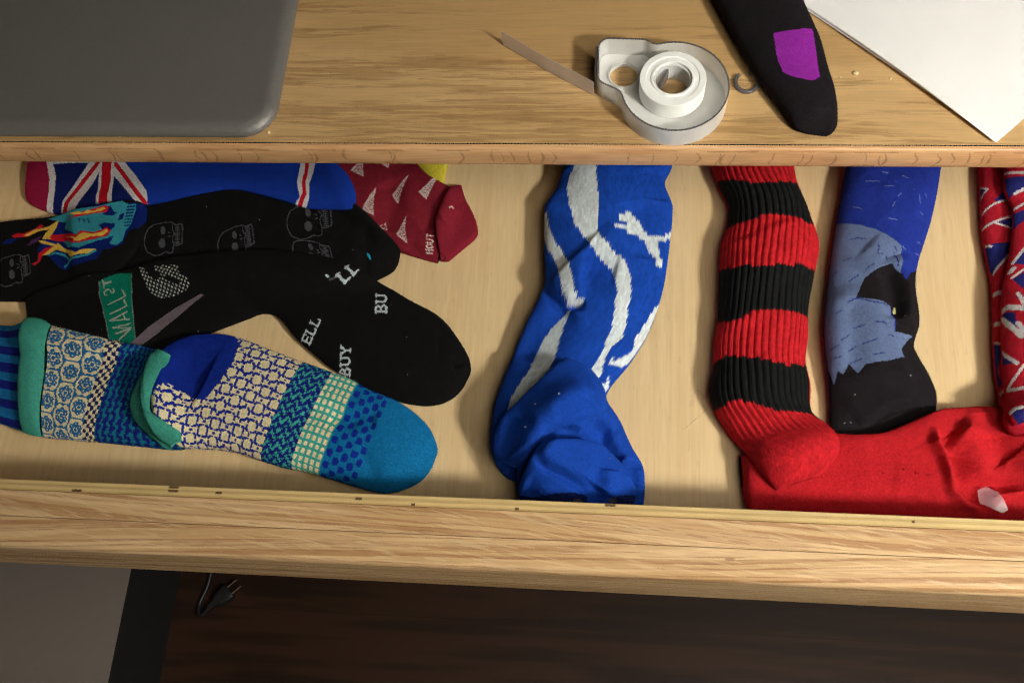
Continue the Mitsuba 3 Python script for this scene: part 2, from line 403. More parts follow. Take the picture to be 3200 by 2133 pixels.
def fair_isle_leg(u, v, idx, C, i):
    m = {k: q[1] for k, q in C["marks"].items()}
    idx[:] = i("pat_teal")
    s = np.mod(u, 18.5) < 9.5
    z = v < m["band0"]
    idx[z & s], idx[z & ~s] = i("pat_blue"), i("pat_navy")
    z = (v >= m["band0"]) & (v < m["flake1"])
    du, dv = rings(u, v - m["band1"] - 8, 21.5, 18.6)
    r, a = np.hypot(du, dv), np.arctan2(dv, du)
    edge = r * (1 + 0.07 * np.cos(6 * a))
    k6 = np.round(a / (np.pi / 3)) * np.pi / 3
    petal = np.hypot(du - 5.4 * np.cos(k6), dv - 5.4 * np.sin(k6))
    flake = (petal < 2.75) & (petal > 0.75) | (r < 2.0)
    cream = (edge >= 8.4) & (edge < 10.4)
    rest = (edge >= 10.4)
    idx[z] = i("cream")
    idx[z & flake & ~cream] = i("pat_blue")
    idx[z & rest] = i("pat_blue")
    z = (v >= m["flake1"]) & (v < m["check1"])
    ck = (np.mod(np.floor((u + 0.3 * v) / 4.2), 2) == 0) ^ (np.mod(np.floor((v - m["flake1"]) / 3.4), 2) == 0)
    idx[z & ck], idx[z & ~ck] = i("pat_indigo"), i("cream")
    z = v >= m["check1"]
    zig = np.mod(v + 2.4 * np.abs(np.mod(u / 5.2, 2) - 1) + 0.8 * np.sin(u * 0.9 + v), 6.2) < 2.7
    idx[z & zig] = i("pat_teal")
    idx[z & ~zig] = i("pat_navy")
    return idx


def fair_isle_foot(u, v, idx, C, i):
    m = {k: q[1] for k, q in C["marks"].items()}
    idx[:] = i("cream")
    du, dv = rings(u, v, 17.0, 12.6)
    a = np.arctan2(dv, du)
    r = np.hypot(du, dv) * (1 + 0.08 * np.cos(4 * a))
    ring = (r > 4.6) & (r < 7.0) & (np.abs(np.sin(2 * a + 0.5)) > 0.16)
    eu, ev = rings(u + 8.5, v, 17.0, 12.6)
    small = (np.abs(eu) < 1.1) & (np.abs(ev) < 1.3)
    idx[ring | small] = i("heel_blue")
    z = (v >= m["cream1"]) & (v < m["dots1"] - 28)
    mott = np.mod(u * 0.9 + 2.6 * np.sin(v * 0.62) + 1.3 * np.sin(v * 1.9 + u), 7.6) < 2.7
    idx[z] = i("pat_navy")
    idx[z & mott] = i("dots_turq")
    z = (v >= m["dots1"] - 28) & (v < m["dots1"])
    idx[z] = i("dots_turq")
    gu, gv = np.mod(u, 7.0) - 3.5, np.mod(v - m["dots1"], 5.8) - 2.9
    idx[z & (np.abs(gu) < 2.3) & (np.abs(gv) < 2.0) & (np.abs(gu) + np.abs(gv) < 3.5)] = i("cream")
    z = (v >= m["dots1"])
    idx[z] = i("toe_blue")
    bu, bv = rings(u, v - m["dots1"] - 4.5, 12.0, 7.0)
    blob = (np.abs(bu) < 3.4) & (np.abs(bv) < 2.9) & (np.abs(bu) + np.abs(bv) < 4.9)
    idx[z & (v < m["toe0"]) & blob] = i("heel_blue")
    return idx


TABLE, SW, SH, SU, NX, NY, OFF, LONG = [], [], [], [], [], [], [], []
count = 0


def chart(part, umin, umax, length):
    global count
    C = part["chart"]
    w, h = C["stitch"]
    nx, ny = int(math.ceil((umax - umin) / w)) + 1, int(math.ceil(length / h)) + 3
    u, v = np.meshgrid(umin + (np.arange(nx) + 0.5) * w, (np.arange(ny) - 0.2) * h)
    i = NAMES.index
    idx = np.full(u.shape, i(C["base"]))
    fn = C.get("fn", "")
    if fn.startswith("fair"):
        idx = {"fair_isle_leg": fair_isle_leg, "fair_isle_foot": fair_isle_foot}[fn](u, v, idx, C, i)
    for name, s in C.get("shapes", {}).items():
        idx[shapely.contains_xy(sg.Polygon(s).buffer(0), u, v)] = i("heel_blue")
    for m in C.get("motifs", ()):
        if m[0] == "poly":
            g = sg.Polygon(m[2]).buffer(0)
        elif m[0] == "line":
            g = sg.LineString(m[3]).buffer(m[2] / 2, quad_segs=3)
        else:
            g = sg.Polygon(m[2]).buffer(0)
        x0, y0, x1, y1 = g.bounds
        a, b = max(0, int((x0 - umin) / w) - 1), int((x1 - umin) / w) + 2
        c, d = max(0, int(y0 / h) - 1), int(y1 / h) + 3
        if b <= a or d <= c:
            continue
        uu, vv = u[c:d, a:b], v[c:d, a:b]
        hit = shapely.contains_xy(g, uu, vv)
        if m[0] == "dots":
            q = m[3]
            hit &= np.hypot(np.mod(uu + vv, 1.41 * q) - 0.705 * q, np.mod(vv - uu, 1.41 * q) - 0.705 * q) < m[4] * 1.15
        idx[c:d, a:b][hit] = i(m[1])
    if fn.startswith("lint"):
        many = {"lint": 26, "lint2": 5, "lint3": 40}[fn]
        for _ in range(many):
            x, y = rng.integers(0, nx), rng.integers(0, ny)
            if idx[y, x] in (i("black"), i("soft_black"), i("royal")):
                idx[y, x:x + rng.integers(1, 3)] = i("lint")
    TABLE.append(idx.ravel())
    for lst, val in ((SW, w), (SH, h), (SU, umin), (NX, nx), (NY, ny), (OFF, count), (LONG, length)):
        lst.append(val)
    count += idx.size


def find(uv):
    k = dr.floor(uv.y / 1000.0)
    return k, mi.UInt32(dr.clip(k, 0, len(SW) - 1)), uv.x - 500.0, uv.y - 1000.0 * k - 5.0


def stitches(uv):
    k, ki, u, v = find(uv)
    a = (u - dr.gather(mi.Float, KSU, ki)) / dr.gather(mi.Float, KSW, ki)
    col = dr.floor(a)
    fu = a - col
    b = v / dr.gather(mi.Float, KSH, ki) + 0.75 * dr.abs(2 * fu - 1)
    return k, ki, u, v, col, fu, b


def knit_colour(p, n, uv):
    k, ki, u, v, col, fu, b = stitches(uv)
    row = dr.floor(b)
    nx, ny = dr.gather(mi.Float, KNX, ki), dr.gather(mi.Float, KNY, ki)
    at = mi.UInt32(dr.gather(mi.Float, KOFF, ki) + dr.clip(row, 0, ny - 1) * nx + dr.clip(col, 0, nx - 1))
    c = mi.UInt32(dr.gather(mi.Float, KTAB, at))
    rgb = mi.Color3f(dr.gather(mi.Float, KR, c), dr.gather(mi.Float, KG, c), dr.gather(mi.Float, KB, c))
    fuzz = fbm(u * 0.9, v * 0.9, k * 3.7, 3)
    wear = fbm(u * 0.06, v * 0.06, k * 1.3 + 40, 2)
    return rgb * (0.64 + 0.30 * cell_rand(col, row, k) + 0.34 * fuzz + 0.12 * (wear - 0.5)) + 0.003 * smoothstep(0.55, 0.9, fuzz)


def knit_relief(p, n, uv):
    k, ki, u, v, col, fu, b = stitches(uv)
    fb = b - dr.floor(b)
    return dr.sqrt(dr.sin(math.pi * fu)) * (0.45 + 0.55 * dr.sin(math.pi * fb)) + 0.5 * noise(u * 2.1, v * 2.1, k)


# ================================================================== the socks: side lines and folds in millimetres on the drawer's bottom (or the desk top),
# charts in millimetres of cloth (around, along)
SOCKS = [
    {'key': 'yellow_sock', 'name': 'sock', 'id': 0, 'board': 'drawer', 'L': [[-124.6, 243.1], [-118.6, 221.2], [-113.0, 198.4], [-102.4, 183.9], [-94.7, 171.8], [-88.6, 162.0]], 'R': [[-79.9, 243.2], [-79.5, 221.4], [-79.3, 198.1], [-80.9, 178.8], [-82.9, 168.3], [-86.7, 161.0]], 'h': [10.0, 10.0, 11.0, 10.0, 6.0, 2.0], 'cuts': [('leg', 1e9)], 
     'chart': {'base': 'yellow', 'stitch': (1.2, 1.0)}},
    {'key': 'maroon_sock', 'name': 'sock', 'id': 1, 'board': 'drawer', 'L': [[-143.6, 245.2], [-126.4, 219.4], [-112.7, 194.6], [-95.5, 175.9], [-81.8, 169.3], [-73.5, 166.4], [-68.1, 163.0]], 'R': [[-227.4, 211.9], [-212.2, 187.8], [-189.0, 155.0], [-158.0, 120.3], [-128.2, 96.8], [-98.5, 85.5], [-79.3, 80.6]], 'h': [12.0, 12.0, 13.0, 14.0, 14.0, 14.0, 11.0], 'crumple': 2.2, 'folds': [('ridge', [[-138.5, 168.5], [-128.9, 142.8], [-134.6, 112.5]], 14, -5), ('ridge', [[-122.3, 189.3], [-105.6, 158.5], [-107.1, 127.9]], 16, 3), ('ridge', [[-97.1, 114.2], [-89.7, 118.7], [-82.9, 120.5]], 6, -4), ('ridge', [[-110.4, 99.3], [-97.7, 89.2], [-84.6, 80.1]], 5, -4)], 'cuts': [('leg', 1e9)], 
     'chart': {'base': 'maroon', 'stitch': (0.8, 0.75), 'motifs': [
        ('poly', 'pale_pink', [[32.5, 88.8], [27.6, 99.3], [6.1, 75.6]]),
        ('line', 'maroon', 0.62, [[27.1, 89.7], [28.7, 89.3], [29.2, 91.2], [28.2, 92.5], [26.1, 92.6], [25.2, 93.9], [25.8, 95.8], [27.3, 95.6]]),
        ('line', 'maroon', 0.62, [[23.4, 93.9], [26.0, 88.1]]),
        ('line', 'maroon', 0.62, [[21.4, 92.2], [23.8, 87.0]]),
        ('line', 'maroon', 0.62, [[24.7, 91.0], [22.6, 89.6]]),
        ('line', 'maroon', 0.62, [[18.9, 89.9], [20.5, 89.8], [21.6, 87.4], [20.9, 85.5], [19.2, 85.9], [18.3, 87.9], [18.9, 89.9]]),
        ('line', 'maroon', 0.4, [[18.2, 83.9], [16.8, 86.9], [15.5, 86.6], [14.7, 84.8], [15.8, 82.5]]),
        ('line', 'maroon', 0.4, [[11.8, 82.4], [12.9, 80.4]]),
        ('line', 'maroon', 0.4, [[14.1, 81.3], [11.6, 79.5]]),
        ('poly', 'pale_pink', [[-2.0, 90.2], [1.4, 104.5], [-29.6, 80.2]]),
        ('line', 'maroon', 0.62, [[-6.0, 91.9], [-4.9, 91.1], [-3.3, 93.5], [-3.2, 95.4], [-4.8, 95.9], [-4.6, 97.9], [-2.8, 100.4], [-1.7, 99.8]]),
        ('line', 'maroon', 0.62, [[-6.0, 98.5], [-7.9, 89.9]]),
        ('line', 'maroon', 0.62, [[-8.7, 96.8], [-10.4, 89.1]]),
        ('line', 'maroon', 0.62, [[-7.0, 94.2], [-9.6, 93.0]]),
        ('line', 'maroon', 0.62, [[-12.1, 94.7], [-11.0, 93.9], [-11.8, 90.4], [-13.4, 88.2], [-14.4, 89.2], [-13.8, 92.2], [-12.1, 94.7]]),
        ('line', 'maroon', 0.4, [[-16.3, 87.1], [-15.5, 91.4], [-16.5, 91.6], [-18.2, 89.6], [-18.8, 86.1]]),
        ('line', 'maroon', 0.4, [[-21.5, 87.6], [-22.0, 84.7]]),
        ('line', 'maroon', 0.4, [[-20.6, 85.3], [-23.3, 84.0]]),
        ('poly', 'pale_pink', [[-21.0, 111.4], [-18.0, 127.0], [-67.7, 107.1]]),
        ('line', 'maroon', 0.62, [[-26.6, 114.9], [-25.0, 113.6], [-23.1, 115.7], [-23.2, 117.9], [-25.5, 119.1], [-25.5, 121.4], [-23.2, 123.6], [-21.7, 122.4]]),
        ('line', 'maroon', 0.62, [[-27.4, 122.7], [-29.0, 113.4]]),
        ('line', 'maroon', 0.62, [[-30.8, 122.1], [-32.2, 113.5]]),
        ('line', 'maroon', 0.62, [[-28.2, 118.1], [-31.5, 117.9]]),
        ('line', 'maroon', 0.62, [[-35.0, 121.5], [-33.5, 119.8], [-34.2, 115.8], [-36.2, 113.9], [-37.6, 115.9], [-37.1, 119.4], [-35.0, 121.5]]),
        ('line', 'maroon', 0.4, [[-40.1, 114.3], [-39.3, 119.4], [-40.9, 120.1], [-43.6, 117.9], [-45.0, 113.0]]),
        ('line', 'maroon', 0.4, [[-45.0, 120.5], [-45.1, 116.8]]),
        ('line', 'maroon', 0.4, [[-45.4, 114.4], [-44.9, 119.8]]),
        ('poly', 'pale_pink', [[29.7, 125.2], [33.2, 135.9], [7.9, 121.0]]),
        ('line', 'maroon', 0.62, [[26.7, 127.3], [27.5, 126.5], [28.8, 128.1], [29.1, 129.6], [27.9, 130.2], [28.1, 131.6], [29.8, 133.3], [30.6, 132.7]]),
        ('line', 'maroon', 0.62, [[27.1, 132.1], [25.0, 125.8]]),
        ('line', 'maroon', 0.62, [[24.8, 131.0], [22.9, 125.2]]),
        ('line', 'maroon', 0.62, [[26.0, 129.1], [23.8, 128.2]]),
        ('line', 'maroon', 0.62, [[21.9, 129.6], [22.6, 128.9], [21.8, 126.2], [20.3, 124.4], [19.6, 125.4], [20.3, 127.8], [21.9, 129.6]]),
        ('line', 'maroon', 0.4, [[17.9, 123.8], [18.9, 127.3], [18.1, 127.5], [16.7, 126.1], [16.0, 123.3]]),
        ('line', 'maroon', 0.4, [[14.1, 125.2], [13.5, 122.6]]),
        ('line', 'maroon', 0.4, [[14.6, 122.9], [12.5, 122.3]]),
        ('poly', 'pale_pink', [[18.5, 44.4], [10.2, 57.6], [1.2, 35.3]]),
        ('line', 'maroon', 0.62, [[13.7, 45.8], [15.2, 45.2], [14.8, 47.3], [13.5, 48.9], [11.8, 49.2], [10.5, 50.9], [10.2, 53.2], [11.5, 52.8]]),
        ('line', 'maroon', 0.62, [[9.1, 51.2], [13.5, 44.1]]),
        ('line', 'maroon', 0.62, [[8.1, 49.4], [12.1, 43.2]]),
        ('line', 'maroon', 0.62, [[11.3, 47.5], [10.1, 46.2]]),
        ('line', 'maroon', 0.62, [[7.0, 47.2], [8.3, 46.7], [10.1, 43.8], [10.3, 42.0], [8.7, 42.6], [7.2, 45.0], [7.0, 47.2]]),
        ('line', 'maroon', 0.4, [[8.6, 40.8], [6.4, 44.2], [5.4, 44.2], [5.4, 42.5], [7.1, 39.7]]),
        ('line', 'maroon', 0.4, [[3.8, 40.8], [5.3, 38.4]]),
        ('line', 'maroon', 0.4, [[6.1, 39.0], [4.6, 37.8]]),
        ('poly', 'pale_pink', [[-12.3, 47.1], [-16.2, 59.0], [-35.1, 36.0]]),
        ('line', 'maroon', 0.62, [[-17.0, 47.9], [-15.6, 47.5], [-15.1, 49.7], [-15.9, 51.2], [-17.7, 51.2], [-18.5, 52.7], [-17.9, 54.9], [-16.6, 54.8]]),
        ('line', 'maroon', 0.62, [[-20.1, 52.6], [-18.0, 46.0]]),
        ('line', 'maroon', 0.62, [[-21.9, 50.5], [-20.0, 44.7]]),
        ('line', 'maroon', 0.62, [[-19.0, 49.3], [-20.9, 47.6]]),
        ('line', 'maroon', 0.62, [[-24.1, 48.0], [-22.7, 47.8], [-21.8, 45.1], [-22.5, 43.1], [-23.9, 43.7], [-24.6, 45.9], [-24.1, 48.0]]),
        ('line', 'maroon', 0.4, [[-24.8, 41.9], [-25.9, 45.0], [-26.9, 45.0], [-27.6, 43.4], [-26.8, 40.9]]),
        ('line', 'maroon', 0.4, [[-30.0, 41.8], [-29.3, 39.6]]),
        ('line', 'maroon', 0.4, [[-28.2, 40.1], [-30.3, 39.0]]),
        ('poly', 'pale_pink', [[33.2, 108.8], [30.9, 116.9], [23.8, 109.8]]),
        ('line', 'maroon', 0.62, [[30.9, 110.5], [31.6, 109.9], [31.6, 110.9], [31.1, 111.9], [30.3, 112.4], [29.9, 113.5], [30.1, 114.7], [30.7, 114.2]]),
        ('line', 'maroon', 0.62, [[29.2, 113.9], [30.6, 109.8]]),
        ('line', 'maroon', 0.62, [[28.5, 113.4], [29.8, 109.7]]),
        ('line', 'maroon', 0.62, [[29.8, 111.8], [29.1, 111.5]]),
        ('line', 'maroon', 0.62, [[27.6, 112.6], [28.2, 112.1], [28.8, 110.5], [28.7, 109.7], [28.0, 110.3], [27.5, 111.6], [27.6, 112.6]]),
        ('line', 'maroon', 0.4, [[27.8, 109.7], [27.0, 111.6], [26.5, 111.8], [26.3, 111.2], [27.0, 109.7]]),
        ('line', 'maroon', 0.4, [[25.5, 111.0], [26.0, 109.7]]),
        ('line', 'maroon', 0.4, [[26.4, 109.7], [25.6, 109.7]]),
        ('line', 'pale_pink', 1.3, [[34.6, 155.1], [35.8, 150.6]]),
        ('line', 'pale_pink', 1.3, [[31.4, 154.7], [32.9, 150.2]]),
        ('line', 'pale_pink', 1.3, [[35.3, 152.9], [32.2, 152.5]]),
        ('line', 'pale_pink', 1.3, [[27.7, 154.1], [30.0, 153.3], [30.8, 151.1], [29.4, 149.6], [27.3, 150.4], [26.4, 152.7], [27.7, 154.1]]),
        ('line', 'pale_pink', 1.3, [[25.9, 148.9], [24.6, 152.6], [22.7, 153.2], [21.2, 151.9], [22.6, 148.1]]),
        ('line', 'pale_pink', 1.3, [[17.1, 152.1], [18.7, 147.1]]),
        ('line', 'pale_pink', 1.3, [[20.6, 147.6], [16.5, 146.3]]),]}},
    {'key': 'maroon_sock', 'name': 'toe', 'id': 2, 'board': 'drawer', 'L': [[-73.2, 162.4], [-78.2, 144.5], [-82.4, 127.4], [-82.5, 112.9], [-79.4, 99.4], [-77.0, 89.4], [-75.3, 82.2]], 'R': [[-62.6, 170.9], [-56.1, 152.5], [-48.1, 137.9], [-43.1, 125.2], [-42.5, 110.4], [-54.0, 98.3], [-68.0, 84.3]], 'h': [5.0, 9.0, 12.0, 13.0, 12.0, 10.0, 5.0], 'crumple': 1.5, 'rim': 0.35, 'folds': [('ridge', [[-79.2, 122.3], [-69.8, 129.7], [-63.6, 141.0]], 14, 3), ('ridge', [[-74.0, 82.0], [-76.9, 84.9], [-75.7, 88.2]], 5, -4)], 
     'chart': {'base': 'maroon_plain', 'stitch': (0.8, 0.75), 'motifs': [
        ('line', 'pale_pink', 1.3, [[-4.2, 31.5], [-1.9, 29.8], [-0.6, 31.6]]),]}},
    {'key': 'skull_sock', 'name': 'sock', 'id': 3, 'board': 'drawer', 'L': [[-471.0, 138.4], [-416.9, 158.7], [-361.3, 170.7], [-294.8, 174.3], [-232.4, 168.0], [-180.7, 147.2], [-152.7, 127.3], [-133.6, 108.8], [-122.2, 98.2], [-117.1, 91.5]], 'R': [[-446.4, 55.8], [-392.5, 46.6], [-336.7, 45.1], [-272.8, 44.8], [-214.6, 46.1], [-170.4, 48.4], [-148.2, 55.1], [-134.4, 63.2], [-124.0, 71.3], [-119.6, 81.7]], 'h': [12.0, 14.0, 15.0, 16.0, 16.0, 16.0, 16.0, 13.0, 10.0, 5.0], 'crumple': 1.6, 'folds': [('ridge', [[-153.3, 119.2], [-149.3, 101.0], [-148.3, 58.3]], 8, -4)], 'cuts': [('leg', 308.1), ('toe', 1e9)], 
     'chart': {'base': 'black', 'fn': 'lint', 'stitch': (0.8, 0.75), 'motifs': [
        ('line', 'skull_grey', 1.1, [[-10.8, 88.9], [-11.8, 95.4], [-10.7, 103.1], [-7.9, 105.0], [-8.8, 112.5], [-3.6, 113.4], [13.8, 112.6], [16.2, 107.4], [15.7, 103.3], [23.1, 102.6], [24.4, 99.1], [22.7, 95.2], [26.1, 89.0], [26.6, 83.3], [21.5, 75.2], [12.4, 72.6], [3.5, 72.9], [-5.5, 76.1], [-9.5, 81.9], [-10.8, 88.9]]),
        ('poly', 'skull_grey', [[-1.9, 95.3], [0.8, 94.9], [2.7, 93.8], [3.0, 92.4], [1.7, 91.1], [-0.8, 90.3], [-3.8, 90.2], [-6.3, 90.9], [-7.4, 92.2], [-6.8, 93.7], [-4.8, 94.8], [-1.9, 95.3]]),
        ('poly', 'skull_grey', [[12.8, 94.8], [15.9, 94.2], [17.9, 92.7], [18.4, 90.9], [17.0, 89.2], [14.3, 88.2], [11.0, 88.2], [8.3, 89.3], [7.0, 91.1], [7.6, 92.9], [9.7, 94.3], [12.8, 94.8]]),
        ('line', 'skull_grey', 1.3, [[0.6, 98.7], [1.4, 100.2]]),
        ('line', 'skull_grey', 1.3, [[5.3, 98.4], [5.0, 100.5]]),
        ('line', 'skull_grey', 0.9, [[-8.7, 103.2], [-2.9, 102.6], [2.2, 104.8], [7.1, 102.4], [15.4, 103.3]]),
        ('line', 'skull_grey', 1.0, [[-7.2, 105.5], [-7.3, 110.2]]),
        ('line', 'skull_grey', 1.0, [[-5.1, 105.5], [-5.1, 110.2]]),
        ('line', 'skull_grey', 1.0, [[-2.9, 105.5], [-3.0, 110.1]]),
        ('line', 'skull_grey', 1.0, [[-0.8, 105.5], [-0.8, 110.1]]),
        ('line', 'skull_grey', 1.0, [[1.4, 105.4], [1.3, 110.1]]),
        ('line', 'skull_grey', 1.0, [[3.5, 105.4], [3.4, 110.1]]),
        ('line', 'skull_grey', 1.0, [[5.6, 105.4], [5.5, 110.0]]),
        ('line', 'skull_grey', 1.0, [[7.7, 105.3], [7.6, 109.9]]),
        ('line', 'skull_grey', 1.0, [[9.8, 105.2], [9.6, 109.8]]),
        ('line', 'skull_grey', 1.0, [[11.9, 105.2], [11.7, 109.7]]),
        ('line', 'skull_grey', 1.0, [[14.0, 105.1], [13.8, 109.7]]),
        ('line', 'skull_grey', 0.8, [[-7.9, 108.1], [14.7, 107.4]]),
        ('line', 'skull_grey', 1.1, [[-1.3, 164.7], [-4.3, 170.5], [-5.7, 177.7], [-3.6, 179.6], [-7.0, 186.4], [-2.4, 187.8], [14.2, 189.3], [18.1, 184.6], [18.9, 180.8], [26.0, 181.0], [28.2, 177.9], [27.8, 174.0], [32.4, 168.2], [34.6, 162.9], [32.3, 154.7], [24.7, 151.5], [16.5, 150.9], [7.5, 153.3], [2.0, 158.3], [-1.3, 164.7]]),
        ('poly', 'skull_grey', [[4.7, 171.2], [7.4, 171.1], [9.4, 170.3], [10.2, 169.0], [9.4, 167.7], [7.3, 166.7], [4.6, 166.4], [2.1, 166.9], [0.7, 168.0], [0.7, 169.3], [2.2, 170.5], [4.7, 171.2]]),
        ('poly', 'skull_grey', [[18.8, 172.6], [21.8, 172.4], [24.1, 171.1], [24.9, 169.3], [24.1, 167.6], [21.9, 166.4], [19.0, 166.1], [16.1, 166.8], [14.4, 168.3], [14.4, 170.2], [16.0, 171.8], [18.8, 172.6]]),
        ('line', 'skull_grey', 1.3, [[6.0, 174.7], [6.3, 176.1]]),
        ('line', 'skull_grey', 1.3, [[10.6, 175.0], [9.6, 176.8]]),
        ('line', 'skull_grey', 0.9, [[-3.9, 177.9], [1.6, 177.9], [5.6, 180.5], [10.9, 178.9], [18.7, 180.8]]),
        ('line', 'skull_grey', 1.0, [[-3.2, 180.2], [-4.8, 184.4]]),
        ('line', 'skull_grey', 1.0, [[-1.2, 180.4], [-2.8, 184.7]]),
        ('line', 'skull_grey', 1.0, [[0.8, 180.6], [-0.8, 184.9]]),
        ('line', 'skull_grey', 1.0, [[2.7, 180.8], [1.2, 185.0]]),
        ('line', 'skull_grey', 1.0, [[4.6, 180.9], [3.1, 185.2]]),
        ('line', 'skull_grey', 1.0, [[6.6, 181.1], [5.0, 185.4]]),
        ('line', 'skull_grey', 1.0, [[8.6, 181.4], [7.1, 185.6]]),
        ('line', 'skull_grey', 1.0, [[10.7, 181.6], [9.1, 185.9]]),
        ('line', 'skull_grey', 1.0, [[12.7, 181.9], [11.2, 186.1]]),
        ('line', 'skull_grey', 1.0, [[14.8, 182.1], [13.2, 186.4]]),
        ('line', 'skull_grey', 1.0, [[16.7, 182.3], [15.2, 186.6]]),
        ('line', 'skull_grey', 0.8, [[-4.7, 182.5], [16.7, 184.5]]),
        ('line', 'skull_grey', 1.1, [[-33.7, 241.0], [-36.7, 248.3], [-38.2, 257.4], [-36.0, 259.8], [-40.1, 268.3], [-34.7, 270.2], [-16.2, 272.1], [-11.5, 266.3], [-10.6, 261.4], [-2.5, 261.7], [0.1, 257.7], [-0.5, 252.6], [5.0, 245.6], [7.3, 238.9], [4.0, 228.8], [-4.9, 224.7], [-14.4, 223.9], [-24.4, 227.0], [-30.1, 233.2], [-33.7, 241.0]]),
        ('poly', 'skull_grey', [[-26.5, 249.1], [-23.5, 249.0], [-21.3, 247.9], [-20.6, 246.3], [-21.6, 244.5], [-24.0, 243.3], [-27.1, 242.9], [-29.8, 243.6], [-31.3, 245.0], [-31.2, 246.7], [-29.4, 248.3], [-26.5, 249.1]]),
        ('poly', 'skull_grey', [[-10.9, 250.6], [-7.5, 250.3], [-4.7, 248.9], [-3.7, 246.7], [-4.7, 244.4], [-7.5, 242.8], [-11.0, 242.3], [-14.1, 243.2], [-16.0, 245.2], [-15.9, 247.6], [-14.1, 249.5], [-10.9, 250.6]]),
        ('line', 'skull_grey', 1.3, [[-24.9, 253.6], [-24.5, 255.4]]),
        ('line', 'skull_grey', 1.3, [[-20.0, 253.8], [-21.1, 256.2]]),
        ('line', 'skull_grey', 0.9, [[-36.1, 257.6], [-29.8, 257.7], [-25.4, 261.0], [-19.6, 258.7], [-10.9, 261.3]]),
        ('line', 'skull_grey', 1.0, [[-35.5, 260.5], [-37.6, 265.8]]),
        ('line', 'skull_grey', 1.0, [[-33.1, 260.8], [-35.2, 266.1]]),
        ('line', 'skull_grey', 1.0, [[-30.8, 261.1], [-32.8, 266.5]]),
        ('line', 'skull_grey', 1.0, [[-28.6, 261.4], [-30.5, 266.8]]),
        ('line', 'skull_grey', 1.0, [[-26.4, 261.6], [-28.2, 267.1]]),
        ('line', 'skull_grey', 1.0, [[-24.3, 261.8], [-26.0, 267.3]]),
        ('line', 'skull_grey', 1.0, [[-22.1, 262.0], [-23.8, 267.6]]),
        ('line', 'skull_grey', 1.0, [[-19.9, 262.3], [-21.6, 267.8]]),
        ('line', 'skull_grey', 1.0, [[-17.6, 262.6], [-19.4, 268.1]]),
        ('line', 'skull_grey', 1.0, [[-15.3, 262.9], [-17.2, 268.4]]),
        ('line', 'skull_grey', 1.0, [[-13.1, 263.2], [-15.0, 268.7]]),
        ('line', 'skull_grey', 0.8, [[-37.4, 263.3], [-13.1, 266.1]]),
        ('line', 'skull_grey', 1.1, [[7.8, 244.2], [7.3, 250.6], [8.1, 258.8], [10.0, 261.2], [9.4, 269.2], [12.8, 271.1], [24.3, 274.0], [26.0, 268.7], [25.8, 264.2], [30.7, 265.0], [31.7, 261.4], [30.6, 256.8], [32.7, 250.6], [32.9, 244.6], [29.1, 235.4], [22.6, 231.3], [16.5, 230.1], [10.6, 232.0], [8.4, 237.3], [7.8, 244.2]]),
        ('poly', 'skull_grey', [[13.9, 252.1], [15.8, 252.2], [17.0, 251.3], [17.2, 249.9], [16.2, 248.3], [14.5, 247.0], [12.5, 246.5], [10.9, 246.9], [10.1, 248.0], [10.5, 249.6], [12.0, 251.1], [13.9, 252.1]]),
        ('poly', 'skull_grey', [[24.0, 254.5], [26.1, 254.4], [27.4, 253.2], [27.6, 251.2], [26.6, 249.1], [24.7, 247.5], [22.5, 247.0], [20.7, 247.6], [19.9, 249.3], [20.4, 251.4], [21.9, 253.4], [24.0, 254.5]]),
        ('line', 'skull_grey', 1.3, [[15.8, 256.3], [16.4, 258.0]]),
        ('line', 'skull_grey', 1.3, [[19.0, 256.9], [18.7, 259.0]]),
        ('line', 'skull_grey', 0.9, [[9.4, 259.2], [13.4, 259.7], [16.9, 263.1], [20.1, 261.5], [25.7, 264.2]]),
        ('line', 'skull_grey', 1.0, [[10.5, 262.0], [10.4, 267.0]]),
        ('line', 'skull_grey', 1.0, [[12.0, 262.4], [11.9, 267.4]]),
        ('line', 'skull_grey', 1.0, [[13.5, 262.8], [13.3, 267.8]]),
        ('line', 'skull_grey', 1.0, [[14.9, 263.2], [14.7, 268.2]]),
        ('line', 'skull_grey', 1.0, [[16.3, 263.6], [16.1, 268.5]]),
        ('line', 'skull_grey', 1.0, [[17.7, 264.0], [17.5, 268.9]]),
        ('line', 'skull_grey', 1.0, [[19.1, 264.3], [18.9, 269.3]]),
        ('line', 'skull_grey', 1.0, [[20.5, 264.7], [20.3, 269.7]]),
        ('line', 'skull_grey', 1.0, [[21.9, 265.1], [21.7, 270.1]]),
        ('line', 'skull_grey', 1.0, [[23.2, 265.4], [23.1, 270.5]]),
        ('line', 'skull_grey', 1.0, [[24.6, 265.8], [24.4, 270.9]]),
        ('line', 'skull_grey', 0.8, [[10.0, 264.6], [25.1, 268.5]]),]}},
